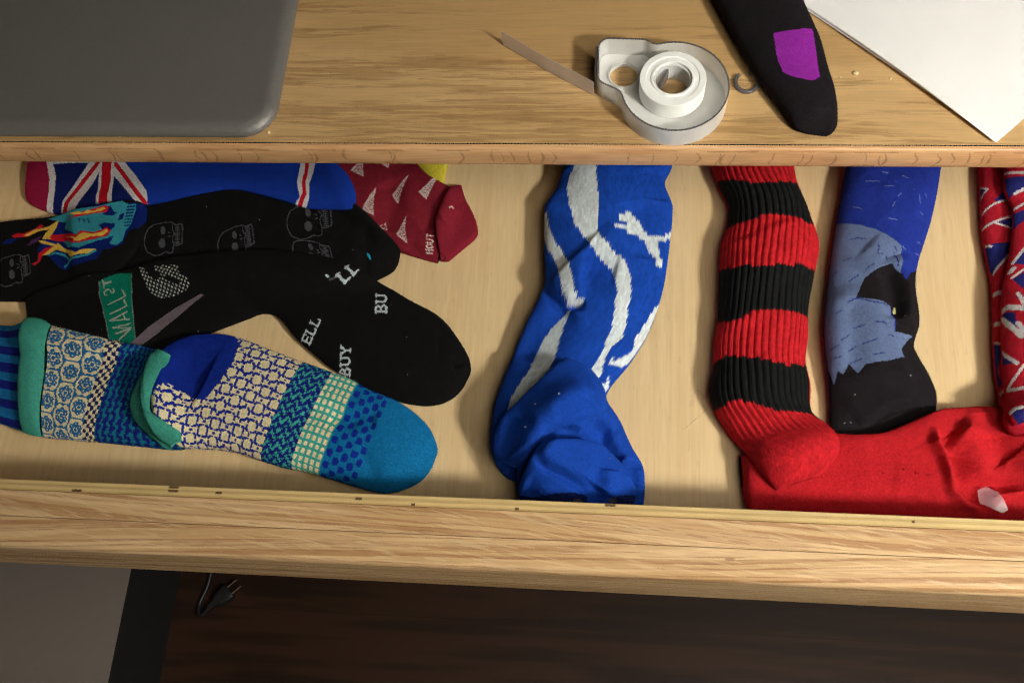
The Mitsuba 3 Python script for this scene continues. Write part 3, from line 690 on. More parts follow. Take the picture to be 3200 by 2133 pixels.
    {'key': 'flag_sock', 'name': 'sock', 'id': 4, 'board': 'drawer', 'L': [[-545.5, 244.9], [-534.2, 241.7], [-520.9, 240.3], [-484.9, 238.1], [-443.9, 235.7], [-403.8, 234.7], [-354.2, 233.8], [-304.9, 231.7], [-265.5, 227.4], [-235.0, 218.9], [-200.8, 194.7], [-182.1, 176.7], [-172.2, 160.9], [-167.6, 147.8]], 'R': [[-533.8, 152.0], [-525.1, 142.2], [-498.6, 131.7], [-452.8, 126.9], [-414.4, 130.3], [-375.1, 137.4], [-337.0, 147.9], [-286.6, 153.2], [-247.5, 142.3], [-223.3, 134.4], [-194.4, 131.2], [-178.9, 130.2], [-169.5, 131.2], [-166.7, 139.1]], 'h': [10.0, 11.0, 12.0, 12.0, 13.0, 13.0, 13.0, 13.0, 13.0, 13.0, 13.0, 11.0, 8.0, 4.0], 'crumple': 1.0, 'drape': 0.01, 'cuts': [('cuff', 28.9), ('leg', 316.5), ('toe', 1e9)], 
     'chart': {'base': 'flag_blue', 'stitch': (0.95, 0.85), 'motifs': [
        ('poly', 'navy', [[-14.6, 33.7], [-10.6, 114.9], [12.2, 130.1], [37.4, 143.3], [52.5, 143.3], [62.3, 138.5], [56.9, 29.5], [26.5, 36.8], [11.1, 38.2]]),
        ('poly', 'flag_white', [[-20.6, 28.3], [-19.5, 171.8], [-7.8, 167.6], [-8.2, 116.7], [-10.5, 105.2], [-9.4, 85.2], [-7.7, 55.2], [-3.4, 34.2], [-9.2, 29.6]]),
        ('poly', 'flag_white', [[-9.9, 77.8], [-8.1, 91.7], [6.6, 86.5], [54.3, 59.8], [54.8, 43.1], [40.3, 45.9]]),
        ('line', 'flag_red', 4.6, [[-8.7, 87.2], [17.5, 67.9], [43.6, 49.9], [55.9, 47.3]]),
        ('poly', 'flag_white', [[-9.9, 106.1], [-8.2, 117.7], [12.2, 130.1], [37.4, 143.3], [52.5, 142.3], [50.5, 131.3], [29.7, 118.7], [8.3, 104.4]]),
        ('line', 'flag_red', 5.0, [[-6.5, 107.4], [22.0, 123.7], [50.2, 139.6]]),
        ('poly', 'flag_white', [[-18.5, 90.6], [-17.8, 106.5], [8.3, 104.4], [49.8, 104.4], [53.2, 85.9], [6.6, 87.5]]),
        ('poly', 'flag_red', [[-25.6, 93.3], [-24.9, 104.4], [2.5, 101.7], [55.4, 99.1], [55.2, 89.4], [13.5, 90.3]]),
        ('poly', 'flag_red', [[-20.0, 25.8], [-25.0, 59.5], [-14.4, 58.9], [-10.5, 29.5]]),
        ('poly', 'magenta', [[-3.5, -18.4], [-21.2, 22.2], [1.2, 28.1], [16.7, 31.3], [27.4, 31.1], [46.3, 28.8], [60.0, 28.1], [70.3, -10.1]]),
        ('poly', 'flag_white', [[-21.2, 22.2], [-22.9, 28.1], [-9.4, 30.7], [0.6, 36.4], [11.1, 38.2], [26.4, 37.7], [47.4, 35.0], [59.2, 34.0], [60.0, 28.1], [46.3, 28.8], [27.4, 31.1], [16.7, 31.3], [1.2, 28.1]]),
        ('poly', 'flag_white', [[-26.9, 313.3], [-31.0, 332.3], [-19.1, 332.7], [9.1, 327.8], [32.0, 328.2], [49.8, 320.7], [56.0, 302.4], [33.0, 316.6], [15.6, 311.9]]),
        ('line', 'flag_red', 4.6, [[-28.9, 322.7], [-17.0, 321.7], [12.1, 320.3], [26.6, 322.7], [53.0, 311.8]]),]}},
    {'key': 'flame_sock', 'name': 'sock', 'id': 5, 'board': 'drawer', 'L': [[-581.6, 110.8], [-554.2, 119.3], [-530.2, 122.6], [-499.0, 124.7], [-458.9, 127.6], [-427.3, 132.5], [-402.9, 135.3], [-390.7, 134.4], [-386.7, 130.4]], 'R': [[-558.1, 28.9], [-529.1, 28.4], [-500.6, 28.8], [-472.6, 30.2], [-445.0, 42.8], [-412.2, 53.5], [-392.6, 74.7], [-385.9, 96.2], [-385.4, 115.6]], 'h': [11.0, 12.0, 13.0, 14.0, 14.0, 13.0, 11.0, 8.0, 4.0], 'crumple': 1.4, 'cuts': [('leg', 1e9)], 
     'chart': {'base': 'black', 'stitch': (0.8, 0.75), 'motifs': [
        ('poly', 'deep_blue', [[-39.7, 151.4], [-13.2, 200.8], [4.0, 199.0], [5.7, 189.5], [2.4, 177.3], [14.9, 170.2], [14.9, 161.1], [13.7, 150.4], [22.5, 143.1], [23.2, 123.1], [20.4, 103.6], [16.1, 97.6], [0.7, 86.2], [-6.8, 73.4], [-19.2, 79.2], [-32.6, 91.6], [-47.9, 98.8], [-42.4, 120.7]]),
        ('poly', 'cyan', [[-47.0, 84.1], [-48.3, 99.2], [-42.4, 120.7], [-37.9, 146.5], [-38.2, 158.9], [-35.4, 170.0], [-29.4, 174.0], [-21.8, 185.4], [-14.5, 182.1], [-3.9, 178.9], [0.5, 173.6], [10.9, 170.2], [12.9, 163.7], [8.2, 156.5], [0.8, 160.8], [2.0, 150.4], [4.2, 136.4], [6.4, 125.3], [-2.6, 108.7], [-14.7, 101.1], [-11.9, 118.8], [-29.5, 102.1], [-35.9, 104.0], [-42.4, 93.0]]),
        ('poly', 'deep_blue', [[-29.0, 147.1], [-35.7, 157.0], [-28.8, 159.6], [-25.6, 163.1], [-24.7, 158.3]]),
        ('poly', 'deep_blue', [[-16.7, 144.3], [-18.6, 149.7], [-13.5, 161.8], [-9.3, 161.3], [-6.8, 156.9], [-8.7, 149.7]]),
        ('line', 'deep_blue', 1.2, [[-31.5, 120.6], [-26.5, 122.3]]),
        ('line', 'deep_blue', 1.2, [[-30.2, 125.5], [-24.7, 127.6]]),
        ('line', 'deep_blue', 1.2, [[-29.1, 130.3], [-23.0, 133.0]]),
        ('poly', 'deep_blue', [[-22.5, 165.7], [-21.9, 170.6], [-16.3, 169.7], [-15.7, 164.3]]),
        ('poly', 'flag_red', [[-35.5, 109.8], [-36.7, 116.7], [-37.9, 125.7], [-37.4, 151.4], [-34.3, 155.8], [-30.3, 152.2], [-32.8, 135.3], [-33.6, 120.5]]),
        ('poly', 'flame', [[-42.1, 107.5], [-39.2, 120.8], [-36.1, 125.5], [-38.3, 130.9], [-35.1, 136.7], [-36.2, 149.3], [-33.8, 151.9], [-32.9, 145.6], [-34.4, 130.4], [-35.7, 123.4], [-37.1, 115.7]]),
        ('poly', 'flag_red', [[-25.2, 89.3], [-22.9, 102.5], [-10.0, 121.1], [-14.3, 125.2], [-8.9, 138.9], [-9.3, 146.9], [-12.3, 153.0], [-6.5, 157.8], [-0.5, 153.7], [-0.2, 138.9], [0.6, 125.1], [-4.6, 112.5], [-10.2, 110.4], [-17.1, 92.0], [-20.6, 84.8]]),
        ('poly', 'flame', [[-19.5, 102.7], [-7.0, 120.5], [-11.3, 128.4], [-6.8, 138.2], [-7.1, 147.2], [-10.1, 153.1], [-6.3, 155.2], [-2.3, 149.3], [-3.6, 137.7], [-1.4, 125.1], [-3.7, 118.6], [-5.2, 119.6]]),
        ('poly', 'flag_red', [[-27.6, 45.7], [-30.5, 52.8], [-29.0, 58.8], [-35.0, 72.2], [-40.5, 78.2], [-37.7, 81.1], [-33.5, 77.6], [-25.3, 65.6], [-24.6, 56.9], [-24.7, 47.8]]),
        ('poly', 'flame', [[-26.7, 59.8], [-33.9, 72.2], [-36.0, 85.5], [-41.3, 93.0], [-41.6, 95.6], [-32.2, 93.3], [-26.1, 90.1], [-21.4, 86.6], [-19.6, 90.2], [-21.3, 79.2], [-28.4, 83.0], [-32.4, 86.4], [-31.4, 75.8], [-25.4, 63.7]]),
        ('poly', 'purple_dark', [[-14.5, 63.4], [-20.9, 68.2], [-25.6, 79.4], [-19.6, 75.5], [-14.5, 66.1]]),
        ('poly', 'flame', [[-19.6, 75.5], [-20.3, 79.2], [-12.5, 93.8], [-14.1, 95.6], [-4.4, 103.5], [9.7, 121.2], [8.7, 131.0], [11.5, 144.2], [14.9, 138.1], [12.5, 121.2], [11.4, 114.0], [2.3, 107.2], [-5.8, 94.9], [-1.7, 84.4], [-1.0, 78.9], [-7.6, 86.4], [-10.8, 92.0], [-16.0, 78.3]]),
        ('poly', 'flag_red', [[8.7, 67.0], [4.9, 73.9], [-4.4, 75.3], [-10.1, 82.9], [-10.8, 92.0], [-7.6, 86.4], [-1.0, 78.9], [5.0, 76.7], [9.9, 70.8]]),
        ('line', 'cyan', 2.4, [[-1.4, 86.3], [-1.8, 94.0], [2.3, 102.5], [9.0, 108.7], [13.9, 112.0], [16.5, 103.6]]),
        ('line', 'cyan', 2.6, [[13.4, 112.1], [15.7, 125.3], [16.0, 134.5], [13.0, 142.5]]),
        ('poly', 'deep_blue', [[-18.6, 34.5], [-22.6, 38.6], [-24.1, 47.8], [-23.7, 53.9], [-17.6, 45.7], [-17.3, 37.6]]),
        ('line', 'deep_blue', 2.0, [[-6.9, 200.3], [2.5, 196.6], [5.7, 189.5], [1.4, 179.2]]),
        ('line', 'deep_blue', 1.5, [[-27.6, 176.3], [-23.4, 184.5]]),
        ('line', 'deep_blue', 1.5, [[-25.2, 175.2], [-21.2, 183.2]]),
        ('line', 'deep_blue', 1.5, [[-22.9, 174.0], [-19.2, 181.8]]),
        ('line', 'deep_blue', 1.5, [[-20.2, 173.1], [-16.7, 180.7]]),
        ('line', 'deep_blue', 1.5, [[-16.9, 172.5], [-13.5, 180.0]]),
        ('line', 'deep_blue', 1.5, [[-13.2, 172.2], [-10.0, 179.5]]),
        ('line', 'deep_blue', 1.5, [[-9.4, 172.0], [-6.6, 178.9]]),
        ('line', 'deep_blue', 1.5, [[-5.7, 171.7], [-3.1, 178.4]]),
        ('line', 'skull_grey', 1.1, [[-1.8, 41.6], [-3.3, 47.7], [-3.2, 55.1], [-0.8, 56.9], [-2.5, 64.0], [2.3, 65.0], [18.8, 64.9], [21.6, 59.8], [21.6, 55.9], [28.5, 55.3], [30.0, 52.1], [28.8, 48.5], [32.2, 42.8], [33.1, 37.8], [29.1, 30.3], [21.3, 27.8], [13.1, 27.5], [4.5, 29.9], [0.2, 35.1], [-1.8, 41.6]]),
        ('poly', 'skull_grey', [[5.8, 47.9], [8.4, 47.6], [10.2, 46.7], [10.7, 45.4], [9.6, 44.2], [7.3, 43.3], [4.5, 43.1], [2.2, 43.6], [1.0, 44.8], [1.4, 46.2], [3.2, 47.4], [5.8, 47.9]]),
        ('poly', 'skull_grey', [[19.6, 47.9], [22.5, 47.5], [24.6, 46.2], [25.0, 44.5], [23.9, 42.9], [21.4, 41.9], [18.4, 41.9], [15.9, 42.8], [14.6, 44.3], [14.9, 46.1], [16.8, 47.4], [19.6, 47.9]]),
        ('line', 'skull_grey', 1.3, [[7.8, 51.2], [8.4, 52.6]]),
        ('line', 'skull_grey', 1.3, [[12.2, 51.0], [11.7, 52.9]]),
        ('line', 'skull_grey', 0.9, [[-1.3, 55.2], [4.1, 54.8], [8.6, 57.0], [13.4, 54.8], [21.3, 55.9]]),
        ('line', 'skull_grey', 1.0, [[-0.3, 57.4], [-0.9, 61.9]]),
        ('line', 'skull_grey', 1.0, [[1.8, 57.5], [1.2, 61.9]]),
        ('line', 'skull_grey', 1.0, [[3.8, 57.5], [3.2, 62.0]]),
        ('line', 'skull_grey', 1.0, [[5.8, 57.5], [5.2, 62.0]]),
        ('line', 'skull_grey', 1.0, [[7.8, 57.5], [7.2, 62.0]]),
        ('line', 'skull_grey', 1.0, [[9.8, 57.5], [9.1, 62.0]]),
        ('line', 'skull_grey', 1.0, [[11.8, 57.5], [11.2, 62.0]]),
        ('line', 'skull_grey', 1.0, [[13.8, 57.6], [13.2, 62.0]]),
        ('line', 'skull_grey', 1.0, [[15.8, 57.6], [15.2, 62.1]]),
        ('line', 'skull_grey', 1.0, [[17.8, 57.6], [17.2, 62.1]]),
        ('line', 'skull_grey', 1.0, [[19.8, 57.6], [19.2, 62.1]]),
        ('line', 'skull_grey', 0.8, [[-1.2, 59.9], [20.2, 59.8]]),]}},
    {'key': 'street_sign_sock', 'name': 'sock', 'id': 6, 'board': 'drawer', 'L': [[-497.2, 27.4], [-469.0, 39.9], [-432.2, 50.7], [-401.2, 55.7], [-372.0, 67.2], [-336.8, 75.8], [-300.2, 79.3], [-264.5, 82.3], [-230.4, 81.5], [-198.9, 77.9], [-171.5, 71.2], [-147.0, 60.8], [-126.5, 51.4], [-101.0, 36.9], [-78.3, 25.5], [-62.2, 12.2], [-49.9, -3.7], [-41.4, -16.9], [-37.8, -26.6], [-37.8, -34.9]], 'R': [[-483.4, -22.0], [-429.3, -34.8], [-388.7, -33.8], [-356.7, -24.8], [-325.6, -12.4], [-300.6, -1.7], [-276.5, 9.1], [-255.7, 18.8], [-243.1, 20.5], [-231.7, 16.1], [-219.7, 4.2], [-201.4, -13.3], [-179.5, -30.3], [-154.0, -45.2], [-128.0, -57.9], [-104.5, -66.1], [-83.4, -69.6], [-65.9, -67.8], [-52.2, -60.4], [-43.4, -49.1]], 'h': [10.0, 12.0, 13.0, 14.0, 14.0, 15.0, 16.0, 17.0, 17.0, 17.0, 17.0, 17.0, 17.0, 17.0, 16.0, 15.0, 14.0, 11.0, 8.0, 4.0], 'crumple': 1.2, 'folds': [('ridge', [[-55.9, -28.9], [-47.1, -25.4], [-37.4, -21.9]], 5, -4), ('ridge', [[-280.6, 45.0], [-266.8, 33.3], [-251.3, 19.8]], 9, -3), ('ridge', [[-72.1, -7.6], [-63.0, -6.3], [-57.4, 0.4]], 9, -2)], 'cuts': [('leg', 248.7), ('foot', 450.9), ('toe', 1e9)], 
     'chart': {'base': 'black', 'fn': 'lint', 'stitch': (0.8, 0.75), 'motifs': [
        ('poly', 'sign_green', [[-40.9, 89.5], [-43.9, 107.1], [-44.4, 116.4], [-40.3, 127.2], [-20.4, 116.5], [9.1, 109.6], [34.4, 104.3], [29.3, 80.0], [5.9, 82.8], [-16.2, 84.1], [-30.4, 83.3]]),
        ('line', 'sign_grey', 0.9, [[-40.9, 89.9], [-30.3, 83.6], [-15.4, 83.9], [5.9, 82.8], [25.6, 80.4]]),
        ('line', 'sign_grey', 0.8, [[-38.3, 125.9], [-20.4, 116.5], [9.1, 109.7], [32.2, 104.7]]),
        ('line', 'sign_letter', 1.75, [[-15.7, 90.2], [-22.2, 110.4], [-28.8, 109.4]]),
        ('line', 'sign_letter', 1.75, [[-4.1, 89.4], [-10.1, 108.1], [-18.0, 107.8]]),
        ('line', 'sign_letter', 1.75, [[-3.7, 106.9], [3.4, 87.5], [5.1, 106.4]]),
        ('line', 'sign_letter', 1.75, [[-2.8, 102.5], [4.5, 102.3]]),
        ('line', 'sign_letter', 1.75, [[10.1, 106.3], [11.9, 87.8], [15.3, 105.1], [18.8, 88.4], [16.5, 104.0], [27.3, 88.4]]),
        ('line', 'sign_letter', 1.5, [[-32.7, 100.5], [-29.8, 100.7], [-28.8, 98.1], [-30.7, 97.0], [-32.8, 96.4], [-33.0, 92.7], [-31.1, 89.4], [-28.4, 89.3], [-27.1, 91.8]]),
        ('line', 'sign_letter', 1.5, [[-38.6, 93.1], [-38.9, 102.5]]),
        ('line', 'sign_letter', 1.5, [[-41.2, 95.0], [-35.5, 91.5]]),
        ('poly', 'mauve_grey', [[2.3, 181.8], [3.7, 185.1], [17.5, 156.4], [30.8, 124.3], [37.6, 105.2], [31.7, 98.8], [19.8, 121.6], [9.6, 152.0]]),
        ('dots', 'dot_grey', [[-44.2, 136.3], [-42.4, 141.0], [-34.8, 141.7], [-23.4, 145.4], [-24.0, 152.1], [-21.7, 154.5], [-28.5, 152.4], [-33.6, 148.1], [-39.2, 151.5], [-30.8, 171.9], [-24.0, 169.7], [-17.0, 174.8], [-9.7, 176.4], [-5.3, 172.0], [-4.1, 166.2], [-3.5, 155.1], [-6.7, 141.0], [-13.6, 136.8], [-20.8, 134.1], [-29.2, 135.7]], 3.4, 1.15),
        ('poly', 'black', [[-25.6, 152.7], [-21.9, 159.3], [-17.8, 164.4], [-13.1, 169.1], [-11.4, 164.6], [-15.1, 159.5], [-20.6, 155.3]]),
        ('line', 'foot_letter', 3.2, [[-27.6, 311.9], [-26.6, 322.1]]),
        ('line', 'foot_letter', 2.0, [[-25.5, 321.8], [-32.7, 323.5]]),
        ('line', 'foot_letter', 1.6, [[-25.0, 311.9], [-30.6, 312.6]]),
        ('line', 'foot_letter', 3.2, [[-39.6, 312.9], [-37.9, 324.5]]),
        ('line', 'foot_letter', 2.0, [[-36.3, 324.5], [-46.1, 322.9]]),
        ('line', 'foot_letter', 1.6, [[-36.9, 313.5], [-43.8, 312.7]]),
        ('line', 'foot_letter', 2.4, [[-20.7, 304.6], [-20.5, 306.3]]),
        ('line', 'skull_grey', 2.2, [[-19.7, 309.6], [-23.4, 311.9]]),
        ('line', 'foot_letter', 2.3, [[-25.7, 374.2], [-20.5, 365.7], [-24.2, 362.8], [-26.7, 363.4], [-26.5, 366.7], [-23.0, 369.8]]),
        ('line', 'foot_letter', 2.3, [[-26.7, 367.0], [-30.1, 367.2], [-29.8, 371.1], [-25.7, 374.2]]),
        ('line', 'foot_letter', 1.61, [[-24.2, 375.3], [-25.7, 374.2]]),
        ('line', 'foot_letter', 1.61, [[-19.1, 366.8], [-20.5, 365.7]]),
        ('line', 'foot_letter', 2.3, [[-29.2, 358.8], [-33.5, 365.7], [-37.3, 365.2], [-39.4, 361.0], [-34.9, 354.0]]),
        ('line', 'foot_letter', 1.61, [[-27.7, 360.1], [-30.7, 357.6]]),
        ('line', 'foot_letter', 1.61, [[-33.3, 355.3], [-36.4, 352.7]]),
        ('line', 'foot_letter', 1.9, [[36.8, 323.9], [42.9, 324.8], [41.7, 333.7], [35.8, 332.6]]),
        ('line', 'foot_letter', 1.9, [[42.3, 329.3], [37.5, 328.6]]),
        ('line', 'foot_letter', 1.33, [[43.3, 333.8], [41.7, 333.7]]),
        ('line', 'foot_letter', 1.33, [[44.7, 324.8], [42.9, 324.8]]),
        ('line', 'foot_letter', 1.33, [[35.8, 332.6], [36.0, 330.9]]),
        ('line', 'foot_letter', 1.33, [[36.8, 323.9], [36.6, 325.7]]),
        ('line', 'foot_letter', 1.9, [[33.5, 323.1], [32.5, 331.9], [26.6, 330.3]]),
        ('line', 'foot_letter', 1.33, [[35.1, 323.5], [31.9, 322.7]]),
        ('line', 'foot_letter', 1.33, [[26.6, 330.3], [26.8, 328.2]]),
        ('line', 'foot_letter', 1.33, [[34.0, 332.2], [32.5, 331.9]]),
        ('line', 'foot_letter', 1.9, [[24.3, 320.4], [23.3, 329.4], [17.3, 327.5]]),
        ('line', 'foot_letter', 1.33, [[25.8, 320.9], [22.7, 319.9]]),
        ('line', 'foot_letter', 1.33, [[17.3, 327.5], [17.5, 325.2]]),
        ('line', 'foot_letter', 1.33, [[24.8, 329.8], [23.3, 329.4]]),
        ('line', 'foot_letter', 2.0, [[45.9, 384.5], [49.9, 373.8], [47.2, 374.0], [44.5, 374.9], [44.8, 377.8], [48.9, 379.9]]),
        ('line', 'foot_letter', 2.0, [[44.6, 378.1], [41.3, 378.5], [41.7, 382.0], [45.9, 384.5]]),
        ('line', 'foot_letter', 1.4, [[47.5, 385.2], [45.9, 384.5]]),
        ('line', 'foot_letter', 1.4, [[49.8, 373.1], [49.9, 373.8]]),
        ('line', 'foot_letter', 2.0, [[42.0, 371.1], [38.0, 377.3], [34.4, 377.0], [32.4, 373.4], [36.4, 367.3]]),
        ('line', 'foot_letter', 1.4, [[43.5, 372.0], [40.5, 370.1]]),
        ('line', 'foot_letter', 1.4, [[37.9, 368.4], [35.0, 366.3]]),
        ('line', 'foot_letter', 2.0, [[25.3, 370.5], [27.5, 367.1], [33.3, 365.0]]),
        ('line', 'foot_letter', 2.0, [[27.5, 367.1], [27.4, 360.8]]),
        ('line', 'foot_letter', 1.4, [[34.8, 366.1], [31.8, 364.0]]),
        ('line', 'foot_letter', 1.4, [[28.9, 361.8], [25.9, 359.7]]),
        ('line', 'foot_letter', 1.4, [[26.7, 371.6], [23.8, 369.4]]),]}},
    {'key': 'patterned_sock', 'name': 'leg', 'id': 7, 'board': 'drawer', 'L': [[-535.2, -4.3], [-517.0, -1.7], [-489.9, -2.9], [-462.9, -3.9], [-450.1, -6.6], [-402.9, -16.4], [-367.1, -23.1], [-350.7, -24.8], [-340.9, -26.4], [-332.4, -31.8]], 'R': [[-508.4, -98.9], [-489.2, -102.8], [-466.8, -109.1], [-446.6, -113.8], [-438.3, -115.3], [-408.8, -116.9], [-380.0, -118.0], [-350.7, -119.9], [-319.4, -121.9], [-302.6, -121.1]], 'h': [26.0, 27.0, 28.0, 30.0, 30.0, 31.0, 31.0, 31.0, 29.0, 24.0], 'rib': (9.25, 1.0, 0), 'rib_range': (14.7, 51.6), 'cuts': [('cuff', 52.1), ('leg', 1e9)], 
     'chart': {'base': 'cream', 'fn': 'fair_isle_leg', 'stitch': (1.25, 1.15), 'marks': {'band0': [5.2, 53.1], 'band1': [1.2, 76.5], 'flake1': [0.9, 130.0], 'check1': [-1.0, 143.3]}}},
    {'key': 'patterned_sock', 'name': 'cuff_band', 'id': 8, 'board': 'drawer', 'L': [[-468.5, -8.3], [-477.0, 1.3], [-473.4, 3.4], [-465.2, 1.0], [-453.6, -5.2], [-448.2, -8.4]], 'R': [[-456.5, -112.9], [-455.3, -114.2], [-449.9, -115.6], [-444.1, -116.4], [-440.2, -116.8], [-438.1, -116.9]], 'h': [2.0, 9.0, 11.0, 11.0, 8.0, 2.0], 'drape': 0.0, 'rim': 0.1, 'full': 0.9, 
     'chart': {'base': 'turquoise', 'fn': 'fuzz', 'stitch': (1.1, 1.0)}},
    {'key': 'patterned_sock', 'name': 'foot', 'id': 9, 'board': 'drawer', 'L': [[-336.3, -30.6], [-330.2, -20.8], [-319.4, -14.3], [-308.0, -10.6], [-292.5, -8.3], [-273.6, -8.3], [-245.7, -16.0], [-223.3, -24.7], [-200.0, -32.8], [-177.0, -41.0], [-152.3, -49.2], [-127.6, -61.2], [-105.1, -69.0], [-89.7, -76.8], [-76.4, -86.4], [-68.2, -96.0], [-63.7, -105.5], [-62.6, -113.8]], 'R': [[-331.4, -75.1], [-324.3, -95.1], [-316.1, -110.5], [-307.4, -118.2], [-297.1, -122.2], [-284.3, -121.1], [-264.5, -121.4], [-246.5, -124.0], [-227.2, -129.5], [-204.5, -135.2], [-180.6, -139.0], [-154.2, -145.2], [-128.9, -151.3], [-111.7, -154.8], [-97.4, -153.4], [-85.1, -148.4], [-74.2, -140.5], [-66.3, -127.2]], 'h': [12.0, 24.0, 31.0, 33.0, 34.0, 34.0, 34.0, 34.0, 34.0, 33.0, 32.0, 31.0, 29.0, 27.0, 23.0, 18.0, 12.0, 5.0], 'crumple': 1.0, 'drape': 0.01, 'lift': 0, 'folds': [('ridge', [[-319.6, -63.1], [-304.6, -53.7], [-283.0, -60.0]], 24, -9), ('ridge', [[-190.0, -87.1], [-160.9, -88.3], [-131.2, -95.7]], 10, -3), ('ridge', [[-161.5, -89.1], [-143.4, -89.5], [-116.3, -90.7]], 9, -4), ('ridge', [[-129.8, -119.3], [-118.0, -136.7], [-114.7, -148.2]], 8, -3)], 'cuts': [('heel_and_foot', 225.8), ('toe', 1e9)], 
     'chart': {'base': 'cream', 'fn': 'fair_isle_foot', 'stitch': (1.25, 1.15), 'marks': {'cream0': [32.5, 46.0], 'cream1': [8.1, 129.8], 'mott1': [7.9, 149.3], 'dots1': [10.1, 189.0], 'toe0': [13.5, 223.0]}, 'shapes': {'heel': [[20.3, 11.6], [-18.9, -21.2], [-67.5, 16.1], [-72.1, 55.4], [-48.4, 70.7], [-27.8, 73.2], [-3.4, 67.0], [11.3, 60.2], [14.5, 52.2], [6.4, 34.2], [2.1, 21.0], [10.1, 15.3]]}}},
    {'key': 'patterned_sock', 'name': 'ankle_band', 'id': 10, 'board': 'drawer', 'L': [[-333.4, -32.4], [-342.8, -52.1], [-349.1, -74.5], [-348.3, -90.7], [-340.6, -104.1], [-328.0, -114.2], [-316.3, -123.1], [-306.0, -124.1]], 'R': [[-319.9, -37.6], [-321.0, -60.6], [-322.8, -78.0], [-322.4, -90.2], [-318.3, -99.8], [-307.8, -105.8], [-296.4, -111.7], [-294.8, -119.5]], 'h': [7.0, 10.0, 12.0, 13.0, 13.0, 11.0, 8.0, 4.0], 'crumple': 1.6, 'drape': 0.0, 'rim': 0.3, 
     'chart': {'base': 'turquoise', 'fn': 'fuzz', 'stitch': (1.1, 1.0)}},
    {'key': 'blue_sock', 'name': 'leg', 'id': 11, 'board': 'drawer', 'L': [[44.0, 219.4], [43.4, 191.1], [37.6, 161.4], [25.8, 133.2], [27.5, 96.6], [30.2, 58.7], [24.6, 35.5], [13.8, 9.1], [3.0, -25.2], [-7.3, -57.6], [-11.8, -87.8], [-11.9, -107.1], [-6.7, -123.4], [2.4, -134.1], [11.7, -137.5]], 'R': [[154.0, 219.9], [153.0, 191.9], [144.7, 167.4], [152.3, 137.2], [150.1, 104.3], [144.3, 56.4], [138.6, 31.2], [129.8, 5.8], [114.8, -21.6], [95.7, -48.0], [84.1, -79.5], [68.5, -108.3], [47.5, -126.6], [28.2, -136.3], [18.1, -138.0]], 'h': [38.0, 40.0, 42.0, 44.0, 44.0, 44.0, 44.0, 43.0, 42.0, 40.0, 38.0, 34.0, 28.0, 18.0, 8.0], 'crumple': 3.0, 'around': 110, 'full': 0.95, 'folds': [('lip', [[31.1, 47.7], [39.6, 38.9], [54.0, 26.5], [70.0, 26.9]], 24, 13), ('ridge', [[69.2, 53.6], [87.5, 57.8], [99.1, 55.5]], 16, -5), ('ridge', [[43.5, 173.6], [46.6, 156.7], [37.8, 134.4]], 14, -4), ('ridge', [[114.2, 132.5], [121.5, 111.0], [124.2, 71.5]], 18, -7), ('ridge', [[142.5, 138.3], [140.2, 152.0], [132.9, 174.3]], 16, -6), ('ridge', [[13.4, -31.2], [32.0, 3.5], [51.8, 22.7]], 22, -13), ('ridge', [[77.2, 97.0], [98.8, 73.6], [106.2, 40.3], [97.9, 0.2]], 22, 5)], 
     'chart': {'base': 'royal', 'fn': 'lint2', 'stitch': (2.0, 4.2), 'motifs': [
        ('poly', 'ice', [[-46.1, 20.4], [-42.0, 38.7], [-44.8, 59.6], [-40.0, 84.5], [-33.7, 108.8], [-19.2, 131.4], [-9.7, 146.9], [2.1, 157.6], [9.0, 168.8], [16.5, 185.9], [19.4, 199.8], [24.4, 216.6], [26.8, 242.1], [28.8, 262.7], [27.1, 279.7], [32.8, 282.2], [39.1, 278.6], [40.2, 271.7], [34.8, 259.2], [33.3, 245.8], [39.8, 230.9], [36.5, 214.9], [32.4, 200.4], [29.9, 183.0], [23.4, 167.2], [17.3, 154.6], [2.6, 140.0], [-9.3, 124.1], [-10.0, 96.8], [-11.2, 74.0], [-22.1, 25.3]]),
        ('poly', 'ice', [[-67.7, 86.8], [-71.9, 100.2], [-71.4, 113.3], [-56.6, 138.1], [-48.2, 155.4], [-39.7, 177.9], [-32.2, 190.8], [-24.9, 196.8], [-17.4, 199.6], [-10.7, 196.7], [-20.2, 191.5], [-30.0, 172.8], [-37.5, 151.1], [-45.8, 135.0], [-55.1, 119.5], [-61.5, 106.3], [-64.9, 91.1]]),
        ('poly', 'ice', [[-21.9, 203.1], [-28.5, 212.6], [-34.5, 232.0], [-34.4, 250.5], [-29.2, 270.4], [-33.4, 283.0], [-36.7, 298.0], [-37.4, 313.6], [-31.0, 314.2], [-19.4, 292.5], [-9.9, 277.5], [-10.2, 272.1], [-14.4, 248.3], [-17.4, 234.5], [-20.6, 213.3], [-18.7, 206.7]]),
        ('poly', 'ice', [[7.7, 106.4], [12.2, 102.4], [18.2, 98.6], [25.4, 101.9], [30.7, 111.0], [34.0, 116.8], [41.5, 123.4], [47.0, 125.0], [53.9, 123.4], [84.8, 103.0], [85.3, 110.2], [54.2, 128.5], [50.0, 128.5], [51.1, 138.2], [48.9, 140.2], [55.4, 145.3], [56.5, 150.1], [52.2, 154.7], [48.5, 154.2], [48.0, 146.6], [40.1, 138.8], [36.6, 130.9], [27.0, 122.2], [19.8, 122.0], [13.7, 119.6], [5.1, 118.0], [8.4, 113.9], [18.5, 113.6], [18.4, 111.1], [12.3, 109.9], [10.3, 107.8]]),
